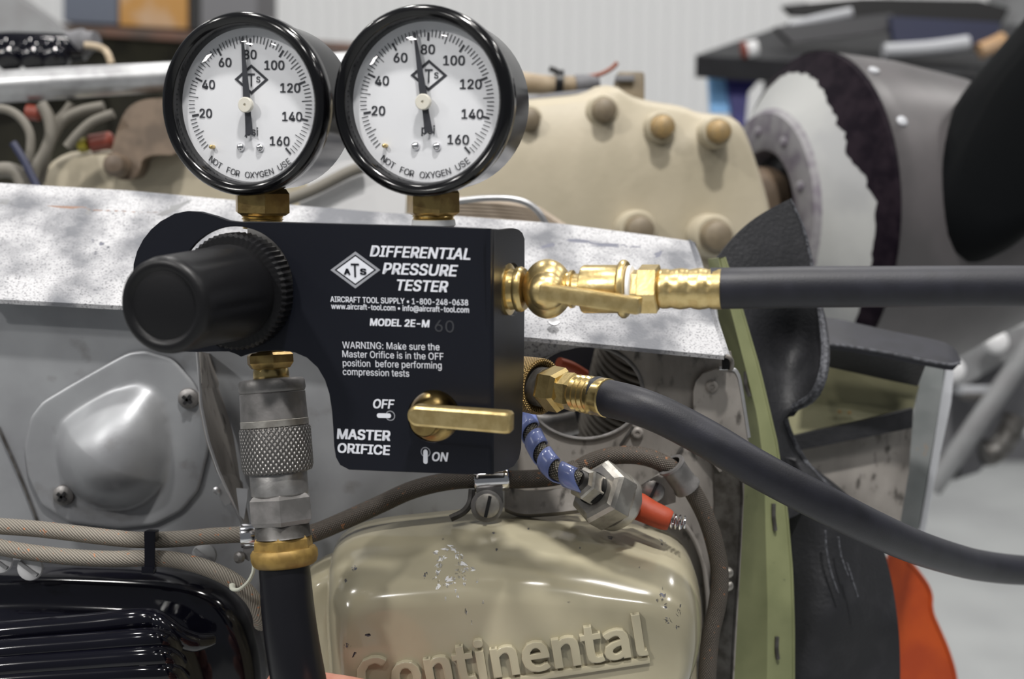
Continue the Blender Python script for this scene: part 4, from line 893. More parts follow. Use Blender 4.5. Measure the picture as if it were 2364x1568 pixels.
# upper flap as a fan of rows between left edge and right edge
lE = bez([(1650, 602), (1678, 640), (1700, 700), (1727, 780), (1757, 880), (1779, 965), (1797, 1040), (1808, 1120), (1818, 1200)], n); rE = bez([(1824, 459), (1852, 520), (1868, 580), (1878, 640), (1894, 720), (1904, 800), (1900, 862), (1880, 912), (1845, 936), (1812, 952), (1818, 990), (1845, 1045), (1880, 1092), (1935, 1142)], n)
rows = []
for i in range(n):
    f = i / (n - 1); r = []
    for j in range(14):
        s = j / 13; p = lE[i].lerp(rE[i], s)
        arch = sin(pi * s) * (-26 if f < .3 else 0); 
        if f < .25: p = p + Vector((-10, -14, 0)) * sin(pi * s) * (1 - f / .25)
        w_ = .022 * math.exp(-((f - .42) / .13) ** 2) * sin(pi * min(1, s * 1.0)) ; 
        d = .620 + .012 * s + w_ - .018 * s * s * math.exp(-((f - .55) / .12) ** 2) + .010 * s * math.exp(-((f - .8) / .08) ** 2)
        r.append(P(p.x, p.y, d))
    rows.append(r)
bm = new(); sheet(bm, rows, .0028); obj('seal_flap', bm, MAT['seal_rubber'], RS, sharp=50)
bm = new(); ed = [r[-1] for r in rows]; tube(bm, ed, [.0007, .0009, .0012, .0020, .0026, .0020, .0016, .0012], n=8, k=1); obj('frayed_edge', bm, MAT['rubber_edge'], RS, label='pale frayed cut edge')
# lower seal flap
LS = thing('rubber_seal', 'wide black rubber flap below the sweeping hose with scuffed surface', 'rubber seal', P(1950, 1560, .62))
lE = bez([(1795, 1050), (1808, 1150), (1818, 1300), (1822, 1450), (1820, 1660)], 30); rE = bez([(1880, 1080), (1965, 1150), (2026, 1235), (2056, 1330), (2072, 1430), (2078, 1520), (2078, 1660)], 30)
rows = []
for i in range(30):
    f = i / 29; r = []
    for j in range(14):
        s = j / 13; p = lE[i].lerp(rE[i], s); d = .627 - .014 * sin(pi * s) + .02 * s + .004 * sin(6 * s + 5 * f) + .004 * noise.noise(Vector((s * 3, f * 4, 1)))
        r.append(P(p.x, p.y, d))
    rows.append(r)
bm = new(); sheet(bm, rows, .0028); obj('seal_flap', bm, MAT['seal_rubber'], LS, sharp=60)
for pts in ([(1905, 1225), (1908, 1270), (1918, 1320), (1935, 1370)], [(1935, 1240), (1942, 1285), (1958, 1330)], [(1955, 1300), (1968, 1340), (1980, 1378)]):
    bm = new(); tube(bm, [P(u, v, .6130) for u, v in pts], .0006, n=6); obj('scuff_crease', bm, MAT['rubber_edge'], LS)
# rear flap, green panel, black strip, metal sheet, upright
RF2 = thing('rear_flap', 'black rubber strip jutting out behind the wavy seal towards the grey upright', 'rubber strip', P(2030, 830, .68))
ta = [(1880, 728), (1960, 742), (2060, 765), (2150, 782), (2192, 793), (2210, 812), (2218, 832)]; tb_ = [(1880, 792), (1960, 800), (2050, 815), (2130, 832), (2185, 842), (2205, 843), (2216, 838)]
a3, b3 = R3(ta, .690, 20), R3(tb_, .660, 20)
bm = new(); sheet(bm, [a3, [x.lerp(y, .5) for x, y in zip(a3, b3)], b3], .003); obj('top_face', bm, MAT['rubber'], RF2)
bm = new(); c3 = R3([(1880, 796), (1960, 804), (2050, 818), (2140, 836)], .661, 12); d3 = R3([(1880, 842), (1960, 858), (2050, 878), (2118, 892)], .690, 12); sheet(bm, [c3, d3], .002); obj('under_face', bm, MAT['seal_rubber'], RF2)
bm = new(); tube(bm, b3, .0009, n=8, k=1); obj('frayed_edge', bm, MAT['rubber_edge'], RF2)
GP = thing('cowl_panel', 'green primed panel over bare aluminium sheet divided by a black strip', 'cowl panel', P(2000, 1180, .70))
bm = new(); poly_slab(bm, [P(u, v, d) for u, v, d in ((1790, 826, .70), (1960, 858, .70), (2122, 890, .70), (2108, 948, .695), (1990, 980, .69), (1790, 1024, .69))], Vector((0, .002, 0))); obj('green_sheet', bm, MAT['green_olive'], GP, smooth=False)
bm = new(); poly_slab(bm, [P(u, v, .688) for u, v in ((1790, 1016), (1990, 973), (2108, 944), (2106, 988), (1990, 1012), (1790, 1051))], Vector((0, .004, 0))); obj('black_strip', bm, MAT['seal_rubber'], GP, smooth=False)
bm = new(); poly_slab(bm, [P(u, v, d) for u, v, d in ((1790, 1048, .70), (1990, 1008, .70), (2106, 984, .70), (2098, 1090, .70), (2076, 1220, .70), (2010, 1260, .70), (1930, 1150, .70), (1790, 1080, .70))], Vector((0, .002, 0))); obj('bare_sheet', bm, MAT['dirty_aluminium'], GP, smooth=False)
for u, v in ((1961, 953), (1938, 951)):
    bm = new(); lathe(bm, P(u, v, .689), -CF, [(0, .0012), (.0006, .0011), (.0006, 0)], n=10); obj('rust_spot', bm, MAT['gold_bolt'], GP)
bm = new(); poly_slab(bm, [P(u, v, .74) for u, v in ((2130, 850), (2182, 825), (2176, 900), (2150, 1050), (2120, 1225), (2066, 1232), (2082, 1140), (2106, 985))], Vector((.004, .014, 0))); UP = obj('upright_post', bm, MAT['stand_grey'], smooth=False); tag(UP, 'grey painted upright post with rust spots behind the black strip', 'post')
bm = new(); poly_slab(bm, [P(u, v, .742) for u, v in ((2186, 835), (2202, 860), (2196, 930), (2160, 1100), (2135, 1232), (2122, 1228), (2152, 1050), (2176, 900))], Vector((.004, .014, 0))); obj('post_edge', bm, MAT['pale_grey'], UP, smooth=False)
# orange flap
og = [(2042, 1270), (2090, 1290), (2118, 1318), (2150, 1365), (2148, 1410), (2166, 1450), (2190, 1505), (2208, 1570), (2215, 1680), (2050, 1690), (2050, 1500)]
OR = thing('orange_seal', 'orange silicone seal with wavy edge beyond the black rubber flap', 'rubber seal', P(2130, 1560, .80))
o3 = round_poly([Vector((*p, 0)) for p in og], 2); bm = new(); poly_slab(bm, [P(p.x, p.y, .80 + (p.x - 2100) * .0002) for p in o3], Vector((0, .004, 0))); obj('seal_sheet', bm, MAT['orange_rubber'], OR, smooth=False)
bm = new(); tube(bm, [P(p.x, p.y, .80 + (p.x - 2100) * .0002) for p in o3 if p.x > 2085], .0014, n=8, k=2); obj('seal_bead', bm, MAT['orange_rubber'], OR)

# ================================================================ far side of the engine: tan crankcase with bolts
KD = .84
EC = thing('engine_case', 'tan painted engine case with round bolts along its upper edge', 'engine case', P(1400, 640, KD))
EF = Frame(P(1400, 430, KD + .03), yaw=-6)
eo = [(1000, 250), (1130, 240), (1200, 232), (1270, 226), (1345, 218), (1372, 198), (1412, 198), (1440, 222), (1495, 236), (1560, 244), (1600, 262), (1655, 264), (1690, 276), (1712, 320), (1735, 390), (1754, 450), (1768, 520), (1765, 620), (1720, 690), (1000, 690), (900, 500), (920, 300)]
ep = round_poly([Vector((*EF.px(*p), 0)) for p in eo], 1)
bm = new(); pillow(bm, EF, [(p.x, p.y) for p in ep], .04, rim=.10, n=110, dome=.012); obj('case_shell', bm, MAT['tan_case'], EC, sharp=None)
def bolt(u, v, r, mat='gold_bolt', d=KD - .006, boss=True):
    N = (EF.N + EF.R * -.0 + Vector((0, 0, .05))).normalized(); c = P(u, v, d)
    if boss:
        bm = new(); lathe(bm, c - N * .012, N, [(-.02, pr(r * 1.55, d)), (.004, pr(r * 1.5, d)), (.007, pr(r * 1.3, d))], n=28); b = obj('bolt_boss', bm, MAT['tan_case'], EC)
    else: b = EC
    bm = new(); lathe(bm, c - N * .006, N, [(0, pr(r * 1.1, d)), (.003, pr(r * 1.1, d)), (.006, pr(r, d)), (.011, pr(r * .95, d)), (.013, pr(r * .6, d)), (.0132, 0)], n=20); obj('bolt_head', bm, MAT[mat], b)
for u, v, r, m in ((1222, 276, 25, 'tan_dark'), (1396, 254, 26, 'tan_dark'), (1531, 292, 25, 'gold_bolt'), (1661, 303, 25, 'gold_bolt')): bolt(u, v, r, m, KD - .030)
bolt(1478, 532, 32, 'tan_dark', KD - .036); bolt(1655, 545, 34, 'tan_dark', KD - .035)
# left part of the case below the pipes
E2 = Frame(P(330, 420, .88), yaw=0)
bm = new(); q = round_poly([Vector((*E2.px(*p), 0)) for p in [(110, 400), (150, 352), (250, 345), (330, 350), (480, 330), (620, 345), (700, 380), (860, 420), (900, 600), (110, 600)]], 1); pillow(bm, E2, [(p.x, p.y) for p in q], .03, rim=.12, n=80); tag(obj('engine_case', bm, MAT['tan_case'], sharp=None), 'tan painted engine case below the silver pipe and brown bracket', 'engine case')
# cooling fins and thin bright tube behind the cap strip
CFN = thing('cooling_fins', 'row of brownish cooling fins under the thin bright tube', 'cooling fins', P(1180, 520, .70))
for k in range(6):
    v = 470 + k * 8; bm = new(); a3 = [P(1000 + 0 * k, v - 6, .70), P(1110, v - 3, .70), P(1190 + k * 6, v + 4, .70), P(1240 + k * 10, v + 16, .70), P(1275 + k * 12, v + 36, .70)]; a3 = smooth_path(a3, 4); sheet(bm, [a3, [p + Vector((0, .03, .002)) for p in a3]], .0012); obj('fin', bm, MAT['fin_tan'], CFN)
bm = new(); tube(bm, [P(1000, 472, .675), P(1060, 464, .675), P(1120, 458, .675), P(1180, 459, .675), P(1222, 472, .675), P(1248, 496, .675), P(1266, 530, .676)], pr(7.5, .675), n=14); tag(obj('bright_tube', bm, MAT['bright_tube']), 'thin bright metal tube bending behind the second gauge stem', 'tube')
# paper label panel between the stems
bm = new(); poly_slab(bm, [P(u, v, .78) for u, v in ((690, 470), (720, 400), (790, 372), (900, 360), (940, 380), (935, 520), (700, 520))], Vector((0, .004, 0))); pc = obj('white_sheet', bm, MAT['paper'], smooth=False); tag(pc, 'white sheet lying behind the speckled baffle edge between the gauges', 'sheet')
bm = new(); tube(bm, [P(640, 470, .772), P(720, 440, .772), P(800, 400, .772), (P(840, 385, .772))], pr(14, .77), n=12); tag(obj('grey_cable', bm, MAT['grey_cable']), 'grey cable crossing the white sheet between the gauges', 'cable')

# ================================================================ propeller hub and spinner
HC = P(1848, 505, .96); HX = Vector((cos(radians(16)), sin(radians(16)), -.02)).normalized()
SPN = thing('propeller', 'worn propeller with white spinner bulkhead, dark peeling rim and black blade', 'propeller', P(1950, 800, .98))
bm = new(); lathe(bm, HC, HX, [(-.010, .050), (-.034, .052), (-.036, .056), (-.034, .080), (-.029, .084)], n=72, caps=False); obj('inner_ring', bm, MAT['ring_grey'], SPN)
n = 96; bm = new(); lathe(bm, HC, HX, [(-.030, .083), (-.016, .100), (-.006, .114), (.0, .1215)], n=96, caps=False); obj('bulkhead_dish', bm, MAT['spinner_white'], SPN)
# peeled dark rim: jagged inner edge lying on the dish
e1, e2 = basis(HX); rr = [[], [], [], []]
for j in range(180):
    a = 2 * pi * j / 180; jag = .0035 * noise.noise(Vector((cos(a) * 9, sin(a) * 9, 0))) + .002 * noise.noise(Vector((cos(a) * 30, sin(a) * 30, 3))); dd = e1 * cos(a) + e2 * sin(a)
    
    phi = atan2(dd.dot(CR) / .55, dd.dot(CU)); wj = .004
    for (p0, w0), (p1, w1) in zip(((-3.2, .004), (-.35, .004), (.0, .010), (.45, .021), (.9, .022), (1.25, .013), (1.6, .008), (2.3, .008), (3.2, .004)), ((-.35, .004), (.0, .010), (.45, .021), (.9, .022), (1.25, .013), (1.6, .008), (2.3, .008), (3.2, .004), (3.3, .004))):
        if p0 <= phi <= p1: wj = w0 + (w1 - w0) * (phi - p0) / (p1 - p0)
    ri_ = .1225 - wj + jag * min(1, wj / .012); ti = -.006 - (.114 - ri_) * .71 - .0004
    for q, (t, r) in zip(rr, ((ti, ri_), (.0, .1225), (.002, .1265), (.006, .1275))): q.append(HC + HX * t + dd * r)
bm = new(); rings(bm, rr, caps=False); obj('peeling_rim', bm, MAT['purple_primer'], SPN, label='dark peeling paint rim')
bm = new(); lathe(bm, HC, HX, [(.005, .128), (.006, .1275), (.020, .126), (.06, .123), (.12, .113), (.15, .100), (.19, .085), (.22, .06), (.235, .03), (.24, .0)], n=72, caps=False); obj('spinner_shell', bm, MAT['spinner_grey'], SPN)
bm = new(); lathe(bm, HC, HX, [(-.02, .049), (-.012, .047), (-.010, 0)], n=40); obj('hub_recess', bm, MAT['wet_black'], SPN)
for a in (-2.0, -1.2, 2.6):
    pass
for u, v, r in ((2016, 166, 13), (2080, 282, 13)):
    d = (P(u, v, 1) - CAM).normalized(); t0 = (HC - CAM).dot(CF)
    # find the shell point under this pixel by marching
    best = None
    for k in range(400):
        q = CAM + d * (.80 + k * .001); w_ = q - HC; tt_ = w_.dot(HX); rad = (w_ - HX * tt_).length
        rs = .1262 - .055 * max(0, tt_ - .012)
        if 0.0 < tt_ < .2 and rad < rs: best = (q, (w_ - HX * tt_).normalized()); break
    if best:
        bm = new(); lathe(bm, best[0] - best[1] * .001, best[1], [(0, pr(r, .95)), (.003, pr(r * .9, .95)), (.004, pr(r * .4, .95)), (.004, 0)], n=16); obj('shell_screw', bm, MAT['pale_grey'], SPN)
for a, rr_ in ((-.55, .066), (.1, .066), (.75, .066), (-1.2, .066)):
    p = HC - HX * .035 + (e1 * cos(a + 2.0) + e2 * sin(a + 2.0)) * rr_; bm = new(); lathe(bm, p, -HX, [(0, .004), (.002, .004), (.003, .002), (.003, 0)], n=12); obj('ring_bolt', bm, MAT['ring_grey'], SPN)
bm = new(); lathe(bm, P(2020, 560, .872), Vector((-.7, -.7, 0)), [(0, .0050), (.001, .0048), (.0012, 0)], n=16); obj('rust_plug', bm, MAT['gold_bolt'], SPN)
bm = new(); A, B = P(1725, 478, .95), P(1800, 472, .968); lathe(bm, A, B - A, [(-.03, .022), (.0, .022), (.004, .030), (.02, .030)], n=28); hb = obj('crank_flange', bm, MAT['brown_bracket'], SPN)
bm = new(); A, B = P(1765, 440, .935), P(1820, 444, .95); lathe(bm, A, B - A, [(0, .006), (.001, .009), (.012, .009), (.012, .0075), (.03, .0075)], n=6); obj('flange_bolt', bm, MAT['tan_dark'], hb, smooth=False)
# propeller blade: round root before a black bulb standing for the shaded cutout, rising towards the viewer
bm = new(); c_ = P(2185, 470, .93); bmesh.ops.create_uvsphere(bm, u_segments=32, v_segments=20, radius=pr(112, .93))
for v in bm.verts: v.co.y *= .5; v.co.z *= 1.25
bm.transform(Matrix.Translation(c_)); obj('cutout_shade', bm, MAT['wet_black'], SPN)
bo = [(2310, 110), (2262, 166), (2222, 220), (2188, 284), (2154, 346), (2130, 402), (2117, 450), (2115, 500), (2125, 545), (2152, 582), (2196, 606), (2240, 612), (2290, 596), (2340, 566), (2420, 500), (2560, 300), (2640, 100), (2700, -120), (2520, -140), (2420, -20), (2364, 48)]
VF = Frame(P(2250, 320, .875), yaw=0, tilt=8)
for s_ in (1,):
    bp_ = round_poly([Vector((*VF.px(*p), 0)) for p in bo], 1); bm = new(); o = resample(bp_, 90, True); cen = Vector((*VF.px(2380, 250), 0)); rr = []
    for i in range(-6, 7):
        a = pi / 2 * i / 6; s = .72 + .28 * cos(a); rr.append([VF.w(*(cen + (p - cen) * s).xy, .028 * sin(a)) for p in o])
    for f in (.5, .02):
        rr.append([VF.w(*(cen + (p - cen) * .72 * f).xy, .030) for p in o]); rr.insert(0, [VF.w(*(cen + (p - cen) * .72 * f).xy, -.030) for p in o])
    rings(bm, rr); obj('propeller_blade', bm, MAT['bronze_black'], SPN, sharp=None)
# ================================================================ things on and under the silver pipe, far left
bm = new(); A = P(-80, 205, .84); B = P(392, 178, .84); r = pr(37, .84)
lathe(bm, A, B - A, [(0, r * .9), (.001, r), ((B - A).length * .45, r * 1.01), ((B - A).length, r * .93), ((B - A).length + .16, r * .9)], n=36); tag(obj('silver_pipe', bm, MAT['bright_tube']), 'silver metal pipe running behind the first gauge', 'pipe')
MG = thing('ignition_harness', 'glossy black ignition harness housing above the silver pipe', 'ignition harness', P(90, 150, .93))
bm = new(); tube(bm, [P(-60, 118, .93), P(20, 112, .93), P(110, 112, .93), P(170, 112, .93), P(200, 118, .93)], [pr(36, .93), pr(38, .93), pr(36, .93), pr(32, .93), pr(22, .93)], n=24); obj('housing', bm, MAT['gloss_black'], MG)
for u in (22, 78, 128):
    bm = new(); lathe(bm, P(u, 112, .925), Vector((.15, -.5, -.6)), [(.0, .011), (.012, .011), (.016, .008), (.018, .0)], n=16); obj('outlet', bm, MAT['gloss_black'], MG)
bm = new(); lathe(bm, P(185, 100, .93), Vector((.8, -.2, .1)), [(-.01, .010), (.004, .0105), (.006, .008), (.014, .007)], n=20); obj('end_cap', bm, MAT['box_grey'], MG)
bm = new(); tube(bm, [P(196, 104, .92), P(225, 108, .92), P(246, 120, .92), P(258, 150, .91)], pr(8, .92), n=12); tag(obj('tan_lead', bm, MAT['brown_hose']), 'thin tan lead arching down to the silver pipe', 'lead')
def cable(pts, r, mat, label, name='cable', cat='cable', group=None):
    if name == 'cable': group = 'grey cables under the silver pipe'
    bm = new(); tube(bm, [P(*p) for p in pts], r, n=14); return tag(obj(name, bm, MAT[mat]), label, cat, group)
cable([(-40, 252, .80), (10, 252, .80), (45, 270, .80), (68, 305, .80), (70, 345, .80), (60, 385, .80), (45, 430, .80)], pr(10, .80), 'grey_cable', 'grey cable making the outermost loop under the silver pipe')
cable([(95, 240, .82), (112, 270, .82), (118, 310, .82), (105, 350, .82), (82, 390, .82), (70, 430, .82)], pr(14, .82), 'grey_cable', 'thicker grey cable dropping beside the red connector')
cable([(240, 245, .83), (190, 255, .83), (150, 275, .83), (125, 310, .83), (108, 350, .83), (92, 420, .83)], pr(12, .83), 'grey_cable', 'grey cable fanning out towards the brown bracket')
cable([(262, 262, .82), (215, 280, .82), (180, 310, .82), (155, 340, .82)], pr(11, .82), 'grey_cable', 'short grey cable ending at the yellow plug')
cable([(165, 238, .84), (150, 260, .84), (120, 290, .84)], pr(10, .84), 'grey_cable', 'short grey cable tucked right under the silver pipe')
cable([(30, 330, .79), (55, 370, .79), (75, 410, .79), (90, 440, .79)], pr(9, .79), 'dark_navy', 'dark blue wire hanging below the grey cables', 'wire', 'wire')
cable([(-30, 400, .80), (10, 392, .80), (40, 400, .80), (55, 430, .80)], pr(18, .80), 'grey_cable', 'thick grey cable lying on the speckled cap edge')
bm = new(); A = P(60, 258, .84); lathe(bm, A, P(92, 262, .84) - A, [(0, .003), (.001, .0055), (.009, .0055), (.010, .003)], n=14); tag(obj('red_connector', bm, MAT['red_plug']), 'small red connector between the grey cables', 'connector')
bm = new(); A = P(206, 332, .85); lathe(bm, A, P(262, 322, .85) - A, [(0, .003), (.001, .0060), (.015, .0060), (.017, .004)], n=14); tag(obj('red_sleeve', bm, MAT['red_plug']), 'dull red sleeve next to the yellow plug', 'connector')
bm = new(); A = P(180, 338, .848); lathe(bm, A, P(206, 332, .848) - A, [(0, .003), (.001, .0050), (.006, .0050), (.007, .003)], n=14); tag(obj('yellow_plug', bm, MAT['yellow_plug']), 'yellow plug joined to the dull red sleeve', 'connector')
BR = thing('brown_bracket', 'brown metal bracket with round grey knob behind the first gauge', 'bracket', P(300, 410, .85))
bm = new(); o3 = round_poly([Vector((*p, 0)) for p in [(300, 240), (350, 225), (420, 230), (430, 360), (330, 355), (322, 400), (300, 418), (262, 412), (250, 380), (262, 330), (276, 280)]], 2); poly_slab(bm, [P(p.x, p.y, .828) for p in o3], Vector((0, .02, 0))); obj('bracket_plate', bm, MAT['brown_bracket'], BR, smooth=False)
bm = new(); lathe(bm, P(275, 384, .826), -CF, [(0, pr(28, .83)), (.008, pr(28, .83)), (.012, pr(20, .83)), (.013, 0)], n=24); obj('knob', bm, MAT['brown_bracket'], BR)
bm = new(); poly_slab(bm, [P(u, v, .95) for u, v in ((-60, 225), (440, 200), (440, 440), (-60, 460))], Vector((0, .01, 0))); tag(obj('shade_backing', bm, MAT['olive_dark'], smooth=False), 'near black sheet in place of the shade behind the grey cables', 'engine part')  # near-black sheet, its colour stands for the shade between the cables

# hose bundle on top of the case, behind the second gauge
HB_ = thing('tan_hose', 'tan hose with black clamp lying on top of the engine case', 'hose', P(1260, 220, .93))
bm = new(); tube(bm, [P(1120, 190, .93), P(1200, 192, .93), P(1260, 196, .93), P(1330, 196, .93)], [pr(30, .93), pr(26, .93), pr(22, .93), pr(20, .93)], n=18); obj('hose', bm, MAT['brown_hose'], HB_)
bm = new(); A = P(1282, 195, .93); lathe(bm, A, P(1302, 196, .93) - A, [(0, pr(22, .93)), (0, pr(34, .93)), (.006, pr(34, .93)), (.006, pr(22, .93))], n=24, caps=False); obj('clamp_band', bm, MAT['black_plastic'], HB_)
bm = new(); tube(bm, [P(1268, 158, .925), P(1284, 165, .925), P(1296, 185, .925)], pr(7, .925), n=10); obj('clamp_tail', bm, MAT['black_plastic'], HB_)
bm = new(); tube(bm, [P(1330, 196, .93), P(1360, 192, .93), P(1385, 190, .93)], [pr(24, .93), pr(20, .93), pr(10, .93)], n=16); obj('dark_sleeve', bm, MAT['box_grey'], HB_)
cable([(1350, 178, .93), (1385, 172, .93), (1412, 158, .93), (1425, 145, .93)], pr(5, .93), 'orange_wire', 'thin rust orange wire sticking up from the tan hose', 'wire', 'wire')
bm = new(); box(bm, P(1452, 212, .885), CR, CU, CF, pr(64, .885), pr(76, .885), .03, .003); bm2 = bm; lb = tag(obj('dark_block', bm, MAT['tan_dark']), 'dark square block standing on the engine case by the wire', 'engine part')
bm = new(); box(bm, P(1442, 182, .868), CR, CU, CF, pr(44, .87), pr(14, .87), .006, .001); obj('block_lip', bm, MAT['box_grey'], lb)
cable([(1190, 236, .875), (1260, 226, .875), (1330, 218, .875), (1420, 210, .875)], pr(9, .875), 'box_grey', 'dark hose lying along the crest of the engine case', 'dark_hose', 'hose')

# ================================================================ far workbench with boxes, tool cart
WB = thing('workbench', 'long dark workbench against the white wall', 'workbench', Vector((-1.5, 3.6, 0)))
c0 = P(120, 60, 3.4); c1 = P(1000, 128, 3.4)
yb = 3.4
def bx(name, u0, u1, v0, v1, d, dep, mat, parent=None, label=None, cat=None, slant=0):
    bm = new(); poly_slab(bm, [P(u0, v1, d), P(u1, v1 + slant, d), P(u1, v0 + slant, d), P(u0, v0, d)], Vector((0, dep, 0))); o = obj(name, bm, MAT[mat], parent, smooth=False)
    return tag(o, label, cat, 'boxes on the far workbench') if label else o
bm = new(); poly_slab(bm, [P(100, 52, 3.4), P(1010, 112, 3.4), P(1010, 130, 3.4), P(100, 74, 3.4)], Vector((0, .5, 0))); obj('bench_top', bm, MAT['bench_top'], WB, smooth=False)
bm = new(); poly_slab(bm, [P(90, 76, 3.42), P(440, 98, 3.42), P(440, 900, 3.42), P(90, 900, 3.42)], Vector((0, .4, 0))); obj('bench_cabinet', bm, MAT['olive_dark'], WB, smooth=False)
bm = new(); poly_slab(bm, [P(940, 124, 3.5), P(1000, 128, 3.5), P(1000, 1000, 3.5), P(940, 1000, 3.5)], Vector((0, .05, 0))); obj('bench_leg', bm, MAT['bench_top'], WB, smooth=False)
bx('storage_box', 146, 272, -160, 50, 3.45, .3, 'box_blue', None, 'dull blue storage box on the workbench', 'box', 6)
bx('storage_box', 276, 432, -160, 58, 3.45, .3, 'box_orange', None, 'orange and tan printed carton on the workbench', 'box', 8)
bx('storage_box', 436, 462, -160, 68, 3.46, .3, 'black', None, 'narrow black box between the carton and the grey box', 'box', 3)
bx('storage_box', 464, 592, -160, 70, 3.45, .3, 'box_grey', None, 'dark grey storage box at the end of the row', 'box', 8)
bm = new(); poly_slab(bm, [P(u, v, 1.5) for u, v in ((-80, -60), (20, -20), (90, 30), (150, 85), (120, 140), (-80, 140))], Vector((0, .05, 0))); tag(obj('grey_fairing', bm, MAT['mid_grey'], smooth=False), 'grey sloping fairing above the black ignition harness', 'fairing')
TC = thing('tool_cart', 'dark tool cart with pale blue side behind the spinner', 'tool cart', P(2000, 900, 2.2))
bm = new(); poly_slab(bm, [P(1606, 128, 2.0), P(1840, 142, 2.0), P(2420, 190, 2.0), P(2420, 60, 2.5), P(1860, 40, 2.6)], Vector((0, 0, -.035))); obj('cart_top', bm, MAT['cart_grey'], TC, smooth=False)
bm = new(); poly_slab(bm, [P(1634, 148, 2.06), P(1690, 152, 2.06), P(1700, 262, 2.06), P(1642, 262, 2.06)], Vector((0, .02, 0))); obj('side_panel', bm, MAT['sky_blue'], TC, smooth=False, label='pale blue side panel')
bm = new(); poly_slab(bm, [P(1672, 140, 2.04), P(1790, 148, 2.04), P(1762, 176, 2.04), P(1728, 214, 2.04), P(1722, 280, 2.04), P(1742, 340, 2.04), P(1712, 340, 2.04), P(1690, 260, 2.04)], Vector((0, .03, 0))); obj('cart_leg', bm, MAT['navy_leg'], TC, smooth=False, label='dark blue leg')
bx('dark_shelf', 1790, 1860, 130, 250, 2.1, .1, 'black', TC)
def ctop(name, pts, d, off, mat, label, cat): bm = new(); poly_slab(bm, [P(u, v, d) for u, v in pts], off); return tag(obj(name, bm, MAT[mat], smooth=False), label, cat)
ctop('tray', ((1790, 62), (2060, 30), (2070, 70), (1830, 100)), 2.1, Vector((0, .03, 0)), 'tray_grey', 'flat grey tray on the tool cart', 'tray')
bm = new(); tube(bm, [P(1822, 62, 2.15), P(1900, 44, 2.15), P(1965, 30, 2.15)], pr(13, 2.15), n=14); tag(obj('pale_tube', bm, MAT['pale_grey']), 'pale tube lying on the grey tray', 'tube')
ctop('black_case', ((1810, 12), (1990, -5), (2260, 0), (2330, 20), (2310, 60), (2075, 42), (1830, 34)), 2.2, Vector((0, .03, 0)), 'black', 'long black case along the back of the tool cart', 'case')
ctop('black_box', ((2056, 38), (2310, 52), (2300, 106), (2064, 96)), 2.06, Vector((0, .02, 0)), 'dark_navy', 'black box beside the pale bottle on the cart', 'box')
bm = new(); tube(bm, [P(2040, 118, 2.05), P(2140, 112, 2.05), P(2235, 100, 2.05)], [pr(17, 2.05), pr(17, 2.05), pr(18, 2.05)], n=16); tag(obj('white_bottle', bm, MAT['pale_grey']), 'pale bottle lying at the front of the cart', 'bottle')
bm = new(); tube(bm, [P(2262, 118, 2.03), P(2295, 104, 2.03), P(2318, 92, 2.03)], pr(19, 2.03), n=16); tag(obj('orange_tube', bm, MAT['box_orange']), 'orange capped tube lying beside the pale bottle', 'tube')
bm = new(); tube(bm, [P(1862, 12, 2.28), P(1960, 4, 2.28), P(2060, -6, 2.28)], pr(9, 2.28), n=12); tag(obj('white_rod', bm, MAT['white_plastic']), 'white rod lying on the long black case', 'rod')
bm = new(); lathe(bm, P(1722, 115, 2.0), P(1750, 110, 2.0) - P(1722, 115, 2.0), [(0, .008), (.001, .013), (.018, .013), (.020, .008)], n=14); jr = tag(obj('small_jar', bm, MAT['white_plastic']), 'small white jar with red lid at the cart corner', 'jar')
bm = new(); lathe(bm, P(1712, 117, 2.0), P(1722, 115, 2.0) - P(1712, 117, 2.0), [(0, .011), (.001, .0135), (.007, .0135)], n=14); obj('lid', bm, MAT['red_plug'], jr, label='red lid')
bm = new(); poly_slab(bm, [P(u, v, 2.6) for u, v in ((2320, -20), (2364, -20), (2420, -20), (2420, 70), (2340, 60))], Vector((0, .1, 0))); tag(obj('grey_cabinet', bm, MAT['mid_grey'], smooth=False), 'grey cabinet corner behind the tool cart', 'cabinet')

# ================================================================ steel stand on the floor, far right
ES = thing('engine_stand', 'grey steel stand with slanting brace on the concrete floor', 'stand', P(2290, 1060, 1.5))
bm = new(); poly_slab(bm, [P(u, v, 1.45) for u, v in ((2170, 800), (2330, 760), (2420, 740), (2420, 790), (2330, 830), (2200, 905), (2185, 860))], Vector((0, .05, 0))); obj('stand_deck', bm, MAT['mid_grey'], ES, smooth=False)
bm = new(); poly_slab(bm, [P(u, v, 1.5) for u, v in ((2190, 880), (2330, 830), (2420, 800), (2420, 990), (2350, 990), (2260, 1090), (2200, 1110))], Vector((0, .05, 0))); obj('stand_side', bm, MAT['box_grey'], ES, smooth=False)
bm = new(); a, b = P(2400, 770, 1.42), P(2150, 1130, 1.42); tube(bm, [a, b], .012, n=10, k=1); obj('brace', bm, MAT['mid_grey'], ES)
bm = new(); box(bm, P(2262, 900, 1.45), CR, CU, CF, pr(110, 1.45), pr(20, 1.45), .03, .003); obj('cross_bar', bm, MAT['pale_grey'], ES)
bm = new(); box(bm, P(2262, 915, 1.44), CR, CU, CF, pr(84, 1.45), pr(16, 1.45), .02, .002); obj('handle', bm, MAT['dark_steel'], ES)
for u, v in ((2180, 1075), (2270, 1045)):
    bm = new(); c = P(u, v, 1.46); lathe(bm, c, Vector((1, .2, 0)), [(0, .008), (.002, .016), (.012, .016), (.014, .008)], n=18); obj('caster', bm, MAT['black'], ES)
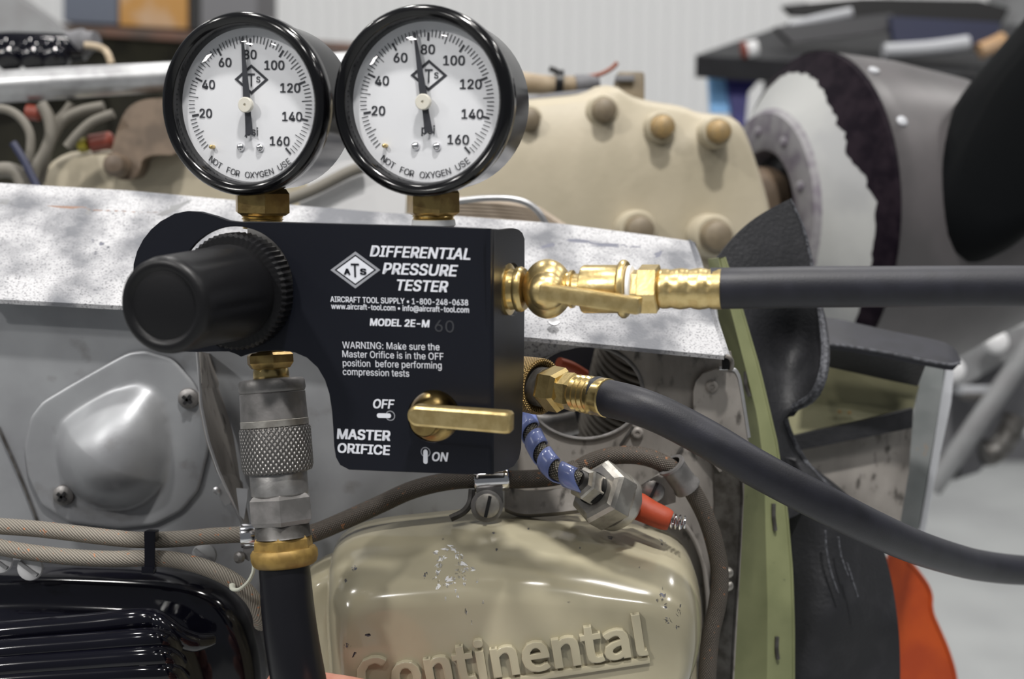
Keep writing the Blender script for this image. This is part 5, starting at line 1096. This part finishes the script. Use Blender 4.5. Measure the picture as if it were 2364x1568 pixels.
bm = new(); tube(bm, [P(2345, 960, 1.44), P(2330, 1000, 1.44), P(2300, 1040, 1.44), P(2275, 1050, 1.44)], .014, n=12); obj('caster_fork', bm, MAT['dark_steel'], ES)
for u, v in ((2200, 905), (2300, 840)):
    bm = new(); lathe(bm, P(u, v - 50, 1.42), Vector((-.2, -1, .3)), [(0, .014), (.01, .012), (.014, .006), (.014, 0)], n=14); obj('white_bolt', bm, MAT['white_plastic'], ES)
# ================================================================ the mechanic's hand round the air hose, at the lower edge
def skin_mesh(chains):
    me = bpy.data.meshes.new('hand'); bmm = bmesh.new(); sk = bmm.verts.layers.skin.verify(); root = None; vd = {}
    for ch in chains:
        prev = None
        for key, p, r in ch:
            if key in vd: v = vd[key]
            else:
                v = bmm.verts.new(p); v[sk].radius = (r, r); vd[key] = v
                if root is None: root = v; v[sk].use_root = True
            if prev is not None and prev is not v:
                try: bmm.edges.new((prev, v))
                except ValueError: pass
            prev = v
    bmm.to_mesh(me); bmm.free(); return me
PE = thing('person', 'hand of a person gripping the black air hose at the lower picture edge', 'person', P(790, 1700, .50))
h = lambda u, v, d: P(u, v, d)
ch = [[('w', h(1010, 2080, .50), .026), ('p0', h(940, 1930, .492), .028), ('p1', h(860, 1800, .492), .024), ('k2', h(850, 1720, .495), .014)],
      [('p1', h(860, 1800, .492), .024), ('k1', h(872, 1622, .497), .0115), ('i1', h(800, 1612, .503), .0098), ('i2', h(718, 1598, .507), .0092), ('i3', h(640, 1578, .500), .0084), ('i4', h(622, 1564, .499), .0070)],
      [('k2', h(850, 1720, .495), .014), ('m1', h(785, 1705, .504), .0100), ('m2', h(690, 1695, .507), .0096), ('m3', h(612, 1682, .502), .0088), ('m4', h(604, 1676, .494), .0074)],
      [('p1', h(860, 1800, .492), .024), ('r0', h(850, 1808, .495), .012), ('r1', h(780, 1800, .504), .0098), ('r2', h(700, 1796, .508), .0094), ('r3', h(620, 1788, .504), .0086), ('r4', h(612, 1780, .496), .0072)],
      [('p0', h(940, 1930, .492), .028), ('s0', h(860, 1900, .496), .011), ('s1', h(800, 1900, .504), .0090), ('s2', h(722, 1896, .507), .0082), ('s3', h(660, 1890, .504), .0074), ('s4', h(650, 1884, .497), .0064)],
      [('p0', h(940, 1930, .492), .028), ('t0', h(930, 1780, .486), .0150), ('t1', h(872, 1690, .468), .0115), ('t2', h(800, 1630, .462), .0100), ('t3', h(764, 1604, .4625), .0080)]]
me = skin_mesh(ch); ho = bpy.data.objects.new('hand', me); me.materials.append(MAT['skin'])
COL.objects.link(ho); WL[ho.name] = Vector((0, 0, 0)); ho.parent = PE; ho.location = -WL[PE.name]
ho.modifiers.new('skin', 'SKIN').use_smooth_shade = True
sb = ho.modifiers.new('subd', 'SUBSURF'); sb.levels = 2; sb.render_levels = 2
